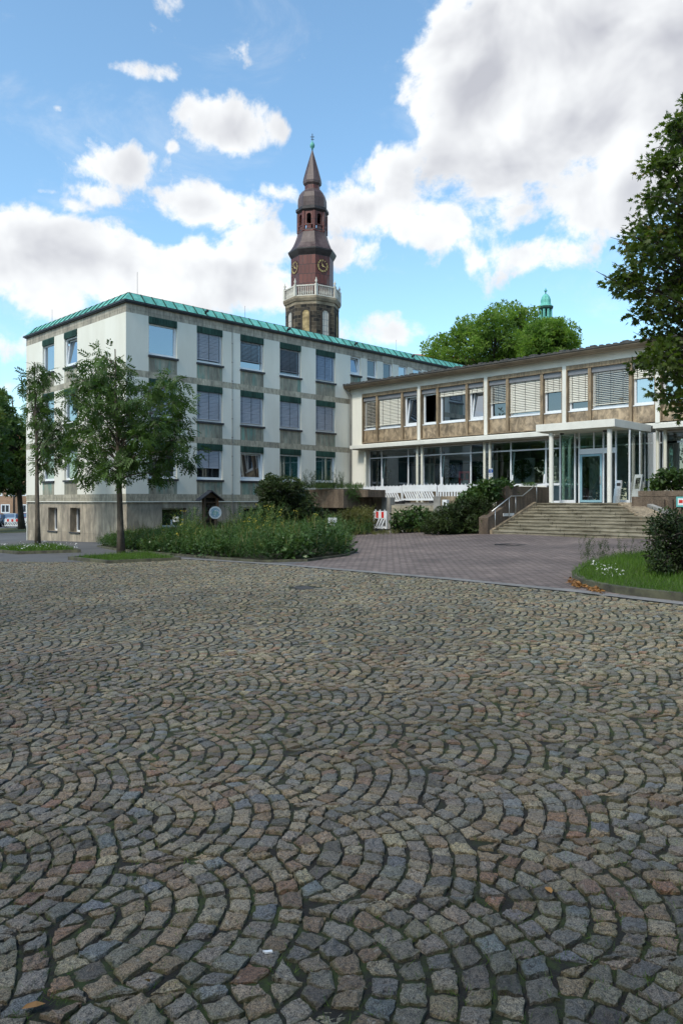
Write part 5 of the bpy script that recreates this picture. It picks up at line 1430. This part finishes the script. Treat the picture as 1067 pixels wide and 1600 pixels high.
# --- the wild bed along the office
bed = [(-32.35, 18.0), (-30.9, 16.0), (-27.6, 15.0), (-24.4, 14.5), (-20, 13.9), (-16.6, 13.5), (-15.6, 14.3), (-15.8, 16.0), (-16.9, 17.6), (-28.2, 28.3), (-32.3, 28.3)]
flat('flower_bed', bed, M['soil'], .03)
q = MB(); kerb_line(q, densify(bed[0:9][::-1], .6), .1, .07); tag(q.build('kerb', M['kerb']), 'low dark kerb in front of the wild weed bed', 'kerb')
from mathutils import noise as mnoise
def bed_h(x, y):
    D = -x * SA + y * CA; r = x * CA + y * SA; px = CX + F * r / D
    h = np.interp(px, [150, 200, 240, 300, 350, 400, 440, 500, 545, 570], [.35, .48, .5, .6, .66, .62, .7, .82, .7, .45])
    h *= .62 + .75 * (mnoise.noise(Vector((x * 1.3, y * 1.3, 0))) * .5 + .5)
    e = min(math.dist((x, y), p) for p in BEDGE); return max(.16, h * min(1.15, .62 + e * .8))
BEDGE = densify(bed[1:9], .4)
ns = 10500; pts = []
x0, x1, y0, y1 = -32.3, -15.6, 13.5, 28.3
while len(pts) < ns:
    x, y = random.uniform(x0, x1), random.uniform(y0, y1)
    if in_poly(x, y, bed):
        if random.random() < .55:      # more of them along the front edge that one sees
            e = random.choice(BEDGE); x, y = e[0] + random.gauss(0, .8), e[1] + abs(random.gauss(0, .9))
            if not in_poly(x, y, bed): continue
        h = bed_h(x, y); f = random.random() ** .7
        pts.append((x + random.gauss(0, .1) * f, y + random.gauss(0, .1) * f, G(x, y) + .03 + f * h * .9, h, f))
a = np.array(pts); ax = rng.normal(size=(ns, 3)) * .5; ax[:, 2] = .75
nz = np.array([mnoise.noise(Vector((x * .5, y * .5, 3))) for x, y in a[:, :2]])
tint = np.clip(.05 + a[:, 4] ** 1.5 * .55 + nz * .55 + rng.normal(size=ns) * .16, 0, 1)
o = leaf_object('wild_weeds', a[:, :3], ax, .27 + .12 * nz, T_SPRIG, M['leaf_weed'], tint=tint, roll=2.); tag(o, kind='stuff')
# darker broad leaved patches between the feathery ones
sel = a[(np.array([mnoise.noise(Vector((x * .7, y * .7, 9))) for x, y in a[:, :2]]) > .12)]; sel = np.repeat(sel, 2, 0)
bp = sel[:, :3] + rng.normal(size=(len(sel), 3)) * [.12, .12, .06]; bp[:, 2] = np.maximum(bp[:, 2], -.4)
tag(leaf_object('broad_weeds', bp, rng.normal(size=(len(sel), 3)) * [1, 1, .5] + [0, 0, .3], .15, T_OVAL, M['leaf_laurel'], tint=np.clip(sel[:, 4] * .8 + rng.normal(size=len(sel)) * .2, 0, 1)), kind='stuff')
sel = a[rng.choice(len(a), 420)]; dp = np.repeat(sel[:, :3] + [0, 0, .12], 3, 0) + rng.normal(size=(1260, 3)) * [.05, .05, .1]
tag(leaf_object('dry_stalks', dp, rng.normal(size=(1260, 3)) * .25 + [0, 0, 1], .32, T_BLADE, M['leaf_dry'], roll=3.), kind='stuff')
# tall stalks with pale umbels at the back
n = 260; c = []; 
for _ in range(n):
    px = random.choice([random.gauss(305, 22), random.gauss(400, 20), random.uniform(330, 520)]); D = random.uniform(25, 31)
    p = atD(px, 783, D); x, y = p.x, p.y
    if not in_poly(x, y, bed): continue
    h = random.uniform(.75, 1.5) * (1 if px < 440 else .8) * (.55 if 322 < px < 352 else 1)
    for f in np.arange(.3, 1.01, .1): c.append((x + .08 * f * math.sin(px), y, G(x, y) + h * f))
c = np.array(c); ax = rng.normal(size=(len(c), 3)) * .5; ax[:, 2] = .9
tag(leaf_object('tall_weeds', c, ax, .26, T_SPRIG, M['leaf_weed'], tint=rng.uniform(.5, 1., len(c)), roll=2.), kind='stuff')
sel = c[rng.choice(len(c), 150)] + [0, 0, .12]; sel = np.repeat(sel, 5, 0) + rng.normal(size=(750, 3)) * [.06, .06, .03]
ax = rng.normal(size=(750, 3)); tag(leaf_object('yellow_blossom', sel, ax, .045, T_CLUMP, M['yellow']), kind='stuff')
# fringe along the terrace bed and on the planters
def tufts(name, px0, px1, D0, D1, n, h0, h1, size, m, zbase=None, T=T_SPRIG):
    c = []
    for _ in range(n):
        p = atD(random.uniform(px0, px1), 783, random.uniform(D0, D1)); z = G(p.x, p.y) if zbase is None else zbase
        h = random.uniform(h0, h1)
        for f in np.arange(.15, 1.01, .17): c.append((p.x + random.gauss(0, .04), p.y + random.gauss(0, .04), z + h * f))
    c = np.array(c); ax = rng.normal(size=(len(c), 3)) * .45; ax[:, 2] = 1
    return tag(leaf_object(name, c, ax, size, T, M[m], roll=2.), kind='stuff')
tufts('planter_weeds', 474, 535, 40.4, 41.8, 130, .15, .95, .2, 'leaf_yew', 2.3)
tufts('planter_grass', 480, 566, 40.4, 41.4, 130, .05, .25, .2, 'leaf_weed', 2.3)
tufts('dry_grass_tufts', 552, 582, 36.5, 39, 190, .4, 1.15, .34, 'leaf_dry')
tufts('bed_weeds', 520, 578, 34.5, 36.5, 90, .2, .8, .25, 'leaf_weed')
tufts('bed_weeds', 616, 760, 34.5, 36.5, 210, .2, .8, .25, 'leaf_weed')
tufts('bed_fringe', 525, 755, 33.2, 36, 160, .03, .14, .16, 'leaf_dry')
tufts('island_weeds', 905, 1000, 17.5, 18.8, 34, .15, .55, .15, 'leaf_yew')
tufts('stair_grass', 815, 838, 32.6, 33.2, 40, .05, .14, .12, 'leaf_weed', 2.28)

# =================================================================== trees and shrubs
for a_ in INTERIOR: bay_tree(*a_)
b1 = gnd(190, 864)
tree('young_tree', 'young tree with feathery dark leaves in front of the corner of the office building', 'tree', b1, 28.6,
     [(128, 570), (150, 540), (185, 548), (205, 575), (240, 600), (262, 585), (300, 590), (303, 640), (290, 660), (310, 690), (318, 722), (285, 735), (255, 755), (225, 745), (195, 755), (165, 755), (130, 770), (112, 760), (118, 735), (98, 720), (100, 680), (112, 640), (100, 615)],
     80, 13, .40, 2500, T_ASH, .37, M['leaf_ash'], M['bark'], depth=.95, trunk=.135, top=atD(180, 545, 28.6), seed=3, attach=.30, droop=.55, flat=.75)
b2 = gnd(60, 857)
tree('young_tree', 'slender tree with sparse feathery leaves left of the larger young tree', 'tree', b2, 34.6,
     [(38, 570), (58, 563), (78, 572), (92, 582), (70, 610), (98, 640), (108, 665), (118, 700), (100, 730), (70, 745), (48, 752), (45, 720), (52, 680), (44, 640), (28, 620), (30, 600)],
     36, 11, .36, 850, T_ASH, .36, M['leaf_ash'], M['bark'], depth=.8, trunk=.12, top=atD(55, 566, 34.6), seed=8, attach=.3, droop=.55, flat=.8)
# big maple at the right, its trunk outside the frame
b3 = atD(1150, 783, 16.5); b3.z = G(b3.x, b3.y) + .08
tree('maple_tree', 'big maple with yellow green lobed leaves hanging in at the right edge', 'tree', b3, 16.5,
     [(1070, 150), (1040, 190), (1030, 235), (1000, 250), (1010, 300), (985, 345), (965, 375), (985, 400), (950, 430), (945, 440), (985, 470), (960, 490), (990, 515), (1000, 545), (955, 550), (985, 575), (990, 610), (1015, 610), (1030, 640), (1060, 660), (1120, 655), (1190, 640), (1230, 560), (1235, 400), (1210, 260), (1180, 150), (1130, 110)],
     330, 8, .36, 17000, T_MAPLE, .165, M['leaf_maple'], M['bark_dark'], depth=.8, trunk=.2, top=atD(1150, 130, 16.5), seed=5, attach=.22, droop=.35, flat=.5, insk=.55)
# bright trees behind the low wing
tree('leafy_tree', 'bright green spreading tree behind the low wing, left and middle of the crown group', 'tree', atD(770, 783, 66) * 1. - Vector((0, 0, EYE)), 66,
     [(657, 575), (660, 545), (680, 525), (700, 520), (720, 498), (755, 490), (770, 478), (800, 472), (815, 485), (840, 478), (840, 510), (830, 590)],
     110, 9, .85, 6200, T_CLUMP, .36, M['leaf_back'], M['bark_dark'], 'trees behind the low wing', depth=.7, trunk=.35, top=atD(775, 480, 66), seed=11, attach=.3, droop=.1, flat=.75)
tree('leafy_tree', 'bright green rounded tree behind the low wing, below the copper turret', 'tree', atD(860, 783, 60) - Vector((0, 0, EYE)), 60,
     [(800, 575), (815, 520), (835, 498), (860, 494), (885, 505), (903, 522), (900, 550), (890, 580)],
     60, 8, .8, 4200, T_CLUMP, .34, M['leaf_back'], M['bark_dark'], 'trees behind the low wing', depth=.8, trunk=.3, top=atD(855, 500, 60), seed=12, attach=.3, droop=.1, flat=.75)
# trees at the far left
p = atD(35, 783, 72); p.z = G(p.x, p.y)
tree('street_tree', 'dense green tree with dark trunk behind the office corner at far left', 'tree', p, 72,
     [(-60, 640), (-20, 605), (8, 610), (28, 650), (45, 660), (75, 670), (80, 740), (60, 770), (25, 775), (-10, 765), (-50, 760), (-75, 700)],
     110, 9, 1.0, 8000, T_CLUMP, .42, M['leaf_left'], M['bark_dark'], 'trees at the far left', depth=.8, trunk=.3, top=atD(20, 620, 72), seed=14, attach=.35, droop=.2, flat=.7)
p = atD(-45, 783, 62); p.z = G(p.x, p.y)
tree('street_tree', 'dense green tree cut by the left edge of the photo', 'tree', p, 62,
     [(-140, 640), (-60, 600), (-10, 620), (15, 660), (20, 740), (-20, 765), (-120, 760)],
     80, 11, 1.0, 5000, T_CLUMP, .42, M['leaf_left'], M['bark_dark'], 'trees at the far left', depth=.8, trunk=.3, top=atD(-45, 620, 62), seed=15, attach=.35, droop=.2, flat=.7)

def shrub(name, label, px, D, outline, n, dmin, cr, nl, T, size, m, seed, depth=.8, cat='shrub', stem=True, flat=.9, droop=0., z=None):
    p = atD(px, 783, D); p.z = G(p.x, p.y) if z is None else z
    o = tree(name, label, cat, p, D, outline, n, dmin, cr, nl, T, size, M[m], M['bark_dark'], None, depth, .045 if stem else 0, None, flat, droop, seed, .05)
    return o
shrub('conifer_shrub', 'dark spiky conifer shrub between office facade and concrete planter', 450, 32.5,
      [(402, 815), (404, 775), (402, 760), (415, 742), (422, 728), (432, 742), (450, 752), (470, 750), (486, 768), (492, 790), (510, 800), (505, 835), (410, 835)], 110, 5, .3, 7000, T_CLUMP, .13, 'leaf_yew', 21)
shrub('laurel_shrub', 'bright glossy leaved bush left of the stair wall, below the blue and white plate', 750, 32.2,
      [(712, 790), (722, 772), (736, 760), (752, 752), (770, 748), (790, 750), (806, 758), (800, 772), (775, 780), (745, 790), (700, 788)], 60, 6, .26, 2600, T_OVAL, .17, 'leaf_laurel', 22)
shrub('spreading_shrub', 'wide dark green shrub spreading between terrace wall and stair wall', 720, 32.0,
      [(655, 832), (668, 805), (690, 794), (715, 780), (750, 778), (775, 785), (768, 812), (752, 834), (700, 838)], 110, 5, .25, 6500, T_CLUMP, .11, 'leaf_yew', 23)
shrub('rose_shrub', 'leafy rose bush beside the small red and white barrier', 640, 35.,
      [(608, 830), (612, 808), (628, 798), (650, 794), (672, 800), (680, 812), (690, 832)], 50, 6, .26, 1700, T_OVAL, .18, 'leaf_laurel', 24)
shrub('low_shrub', 'olive brown low bush under the overhanging concrete planter', 555, 36.5,
      [(522, 832), (530, 805), (548, 796), (562, 800), (574, 812), (578, 832)], 40, 6, .25, 1600, T_SPRIG, .3, 'leaf_dry', 25)
shrub('lawn_shrub', 'dark loose bush growing from the green lawn at the right edge', 1046, 14.2,
      [(1008, 905), (1005, 870), (1010, 840), (1004, 818), (1022, 800), (1040, 790), (1060, 800), (1100, 800), (1150, 830), (1150, 905), (1060, 912)], 150, 6, .15, 9000, T_OVAL, .066, 'leaf_yew', 26, 1.)
shrub('planter_shrub', 'fresh green bush growing in the ribbed planter right of the entrance', 1050, 30.,
      [(1012, 768), (1015, 752), (1030, 738), (1048, 730), (1067, 740), (1110, 735), (1130, 768)], 46, 6, .22, 1500, T_OVAL, .2, 'leaf_left', 27, z=1.95)
shrub('leaf_spill', 'green plant spilling over the end of the concrete planter', 552, 40.6, [(536, 775), (540, 763), (555, 760), (566, 765), (562, 778), (545, 782)], 16, 4, .2, 420, T_SPRIG, .24, 'leaf_weed', 28, z=2.25, stem=False, cat='plant')

# =================================================================== unseen trees mirrored in the glass; a brick block added to shade the setts
def free_tree(base, h, r, label, seed):
    g = np.random.default_rng(seed); rnd = random.Random(seed)
    t = thing('broad_tree', base, label, 'tree', 'trees mirrored in the window glass'); b0 = Vector(base)
    cl = []
    for _ in range(60):
        d = Vector((rnd.gauss(0, 1), rnd.gauss(0, 1), rnd.gauss(0, 1))).normalized() * (rnd.random() ** .4)
        cl.append(b0 + Vector((d.x * r, d.y * r, h * .62 + d.z * h * .36)))
    q = MB(); tp = b0 + Vector((.2, .1, h * .9)); q.tube([b0, b0.lerp(tp, .3), b0.lerp(tp, .65), tp], [.3, .24, .15, .03], 9)
    for c in cl:
        a = b0.lerp(tp, rnd.uniform(.3, .6)); q.tube([a, a.lerp(c, .5) + Vector((0, 0, .3)), c], [.07, .05, .015], 5, False)
    q.build('trunk', M['bark_dark'], t, recalc=False)
    cc = np.array([list(c) for c in cl]); n = 6000; i = g.integers(0, 60, n); off = g.normal(size=(n, 3)) * [.8, .8, .6]
    leaf_object('crown', cc[i] + off, off + g.normal(size=(n, 3)) * .5, .5, T_CLUMP, M['leaf_left'], t)
for k, (x, y, h, r) in enumerate(((-44., -3., 12., 4.), (-35., -10., 13., 4.5), (-25., -16., 12., 4.2))):
    free_tree((x, y, G(x, y)), h, r, ['broad green tree outside the left edge, mirrored in the porch door', 'broad green tree mirrored in the middle of the glass front', 'broad green tree mirrored at the left of the glass front'][k], 40 + k)
nb_ = thing('shade_block', (6.9, -6.9, 0), 'unseen brown brick block, added behind the viewpoint to shade the near cobbles', 'building', rz=FWD)  # unseen, added for the shade it casts on the near setts
wins = [(-22 + 3.2 * i, z) for i in range(14) for z in (1.2, 4.6, 8.0, 11.4)]
out = {}
us = sorted({-24., 24.} | {a for a, z in wins} | {a + 1.5 for a, z in wins}); zs = sorted({-1., 16.5} | {z for a, z in wins} | {z + 1.8 for a, z in wins})
wall_grid(lambda u, v, z: (u, v, z), us, zs, lambda u, z: None if any(a < u < a + 1.5 and zz < z < zz + 1.8 for a, zz in wins) else 'b', out, .2, 'b')
out['b'].build('wall', M['brick_near'], nb_, True, recalc=False)
q = MB(); q.box(-24, 24, -10, -.25, -1, 16.9); q.build('rear_wall', M['brick_near'], nb_, True)
for a, z in wins:
    q = MB(); q.box(a, a + .1, -.2, -.1, z, z + 1.8); q.box(a + 1.4, a + 1.5, -.2, -.1, z, z + 1.8); q.box(a + .1, a + 1.4, -.2, -.1, z, z + .1); q.box(a + .1, a + 1.4, -.2, -.1, z + 1.7, z + 1.8); w_ = q.build('window', M['frame'], nb_, True)
    q = MB(); q.poly([(a, -.18, z), (a + 1.5, -.18, z), (a + 1.5, -.18, z + 1.8), (a, -.18, z + 1.8)]); q.build('pane', M['pane_dark'], w_, True, recalc=False)
q = MB(); q.extrude_vw([(.5, 16.9), (-5, 20.), (-10.5, 16.9)], -24.4, 24.4); q.build('roof', M['red_tile'], nb_, True)
# =================================================================== sky, sun, camera
w = bpy.data.worlds.new('World'); SC.world = w; w.use_nodes = True
t = NT(w.node_tree); bg = t.n['Background']
STR = .15
SUN_AZ = Vector((.10, -.995)).normalized(); EL = R(48); CB = .66
sky = t.new('ShaderNodeTexSky'); sky.sky_type = 'NISHITA'; sky.sun_disc = False; sky.sun_elevation = EL
sky.sun_rotation = math.atan2(SUN_AZ.x, SUN_AZ.y); sky.air_density = 1.0; sky.dust_density = 1.2; sky.ozone_density = 2.2
d = t.new('ShaderNodeTexCoord').outputs['Generated']
CLOUDS = [(860, 110, 190, 150, 1.3), (990, 50, 170, 150, 1.2), (790, 265, 120, 110, 1.1), (930, 310, 140, 85, 1.0), (715, 110, 62, 95, .95), (1010, 220, 140, 150, .8), (860, 390, 115, 40, .85), (690, 335, 75, 50, .85),
    (1300, 150, 300, 200, 1.), (590, 270, 66, 44, .92), (560, 320, 75, 52, .88), (630, 345, 70, 36, .8), (545, 398, 56, 34, .82), (445, 300, 40, 22, .6),
    (350, 200, 90, 42, .95), (300, 180, 42, 42, .7), (430, 200, 36, 26, .7), (185, 260, 85, 42, .95), (150, 300, 60, 28, .7), (312, 325, 105, 44, .95), (300, 385, 70, 34, .75), (222, 112, 60, 20, .72), (105, 236, 34, 18, .6), (90, 172, 18, 12, .55),
    (95, 400, 150, 62, 1.15), (20, 430, 140, 70, 1.0), (190, 420, 120, 60, 1.05), (330, 430, 110, 66, .95), (415, 385, 60, 34, .8), (410, 460, 90, 50, .85), (250, 480, 120, 36, .6), (0, 540, 60, 40, .6), (20, 610, 60, 20, .6),
    (245, 300, 34, 20, .75), (120, 322, 32, 15, .68), (395, 372, 60, 34, .85), (460, 385, 34, 24, .8), (75, 300, 22, 9, .6), (270, 230, 24, 16, .65), (425, 300, 26, 14, .62), (600, 515, 85, 40, 1.), (660, 490, 28, 10, .5), (560, 545, 60, 30, .7), (945, 415, 50, 24, .6), (-250, 400, 250, 120, 1.)]
S = None
warp = t.noise(d, 5., 3, .6)
for px, py, sx, sy, wt in CLOUDS:
    c = wdir(px, py).normalized(); t1 = Vector((-c.y, c.x, 0)).normalized() * -1; t2 = t1.cross(c) * 1.
    k = wdir(px, py).length
    u = t.vmath('DOT_PRODUCT', d, tuple(t1 * (F * k / sx))); v = t.vmath('DOT_PRODUCT', d, tuple(t2 * (F * k / sy)))
    g = t.math('MULTIPLY', t.math('EXPONENT', t.math('MULTIPLY', t.math('MULTIPLY_ADD', u, u, t.math('MULTIPLY', v, v)), -.72)), wt)
    S = g if S is None else t.math('SMOOTH_MAX', S, g, .2)
n1 = t.noise(d, 9., 10, .60, .25); n2 = t.noise(d, 26., 7, .6); n1b = t.noise(d, 9., 4, .5, .25); n3 = t.noise(t.vmath('ADD', d, (.012, .02, -.02)), 9., 4, .5, .25); nb = t.noise(d, 2.2, 4, .55)
fwd = t.vmath('DOT_PRODUCT', d, (-SA, CA, 0))
back = t.math('MULTIPLY', t.ramp(fwd, .35, -.2), t.ramp(nb, .54, .70))   # broken cloud in the rest of the sky
Sn = t.math('ADD', t.math('MULTIPLY_ADD', t.math('SUBTRACT', n1, .5), 1.9, S), t.math('MULTIPLY', t.math('SUBTRACT', n2, .5), .55))
Sn = t.math('ADD', Sn, t.math('MULTIPLY', back, .75))
dens = t.ramp(Sn, .43, .70)
thick = t.ramp(t.math('ADD', S, t.math('MULTIPLY', t.math('SUBTRACT', nb, .5), 1.2)), .55, 1.12)
relief = t.math('MULTIPLY', t.math('SUBTRACT', n3, n1b), 1.1)
lum = t.math('ADD', t.math('SUBTRACT', .97, t.math('MULTIPLY', thick, .21)), relief)
lum = t.math('MINIMUM', t.math('MAXIMUM', lum, .55), 1.05)
cl = t.new('ShaderNodeCombineXYZ'); 
t.put(cl.inputs[0], t.math('MULTIPLY', lum, .95 * CB / STR)); t.put(cl.inputs[1], t.math('MULTIPLY', lum, .965 * CB / STR)); t.put(cl.inputs[2], t.math('MULTIPLY', t.math('MULTIPLY_ADD', lum, .9, .1), .97 * CB / STR))
skyc = t.mix(1., sky.outputs[0], (.93, 1.10, 1.05), 'MULTIPLY')
wsp = t.math('MULTIPLY', t.ramp(t.noise(t.vmath('MULTIPLY', d, (1, 1, 2.2)), 3.6, 9, .66, .6), .52, .82), .38)
col = t.mix(t.math('MAXIMUM', t.math('MULTIPLY', dens, .97), wsp), skyc, cl.outputs[0])
t.put(bg.inputs['Color'], col); bg.inputs['Strength'].default_value = STR
w.cycles.sampling_method = 'MANUAL'; w.cycles.sample_map_resolution = 1024

L = bpy.data.lights.new('sun', 'SUN'); L.energy = 1.6; L.angle = R(11); L.color = (1, .93, .82)
lo = bpy.data.objects.new('sun', L); COL.objects.link(lo)
sd = Vector((SUN_AZ.x * math.cos(EL), SUN_AZ.y * math.cos(EL), math.sin(EL)))
lo.rotation_euler = sd.to_track_quat('Z', 'Y').to_euler(); lo.location = sd * 60

cam = bpy.data.cameras.new('camera'); co_ = bpy.data.objects.new('camera', cam); COL.objects.link(co_)
cam.sensor_width = 36; cam.sensor_fit = 'AUTO'; cam.lens = F / 1600 * 36; cam.shift_y = -17 / 1600; cam.clip_start = .05; cam.clip_end = 6000
co_.location = (0, 0, EYE); co_.rotation_euler = (R(90), 0, FWD)
SC.camera = co_
vs = SC.view_settings; vs.view_transform = 'Standard'; vs.look = 'None'; vs.exposure = .76; vs.gamma = 1
SC.cycles.max_bounces = 8; SC.cycles.transparent_max_bounces = 16
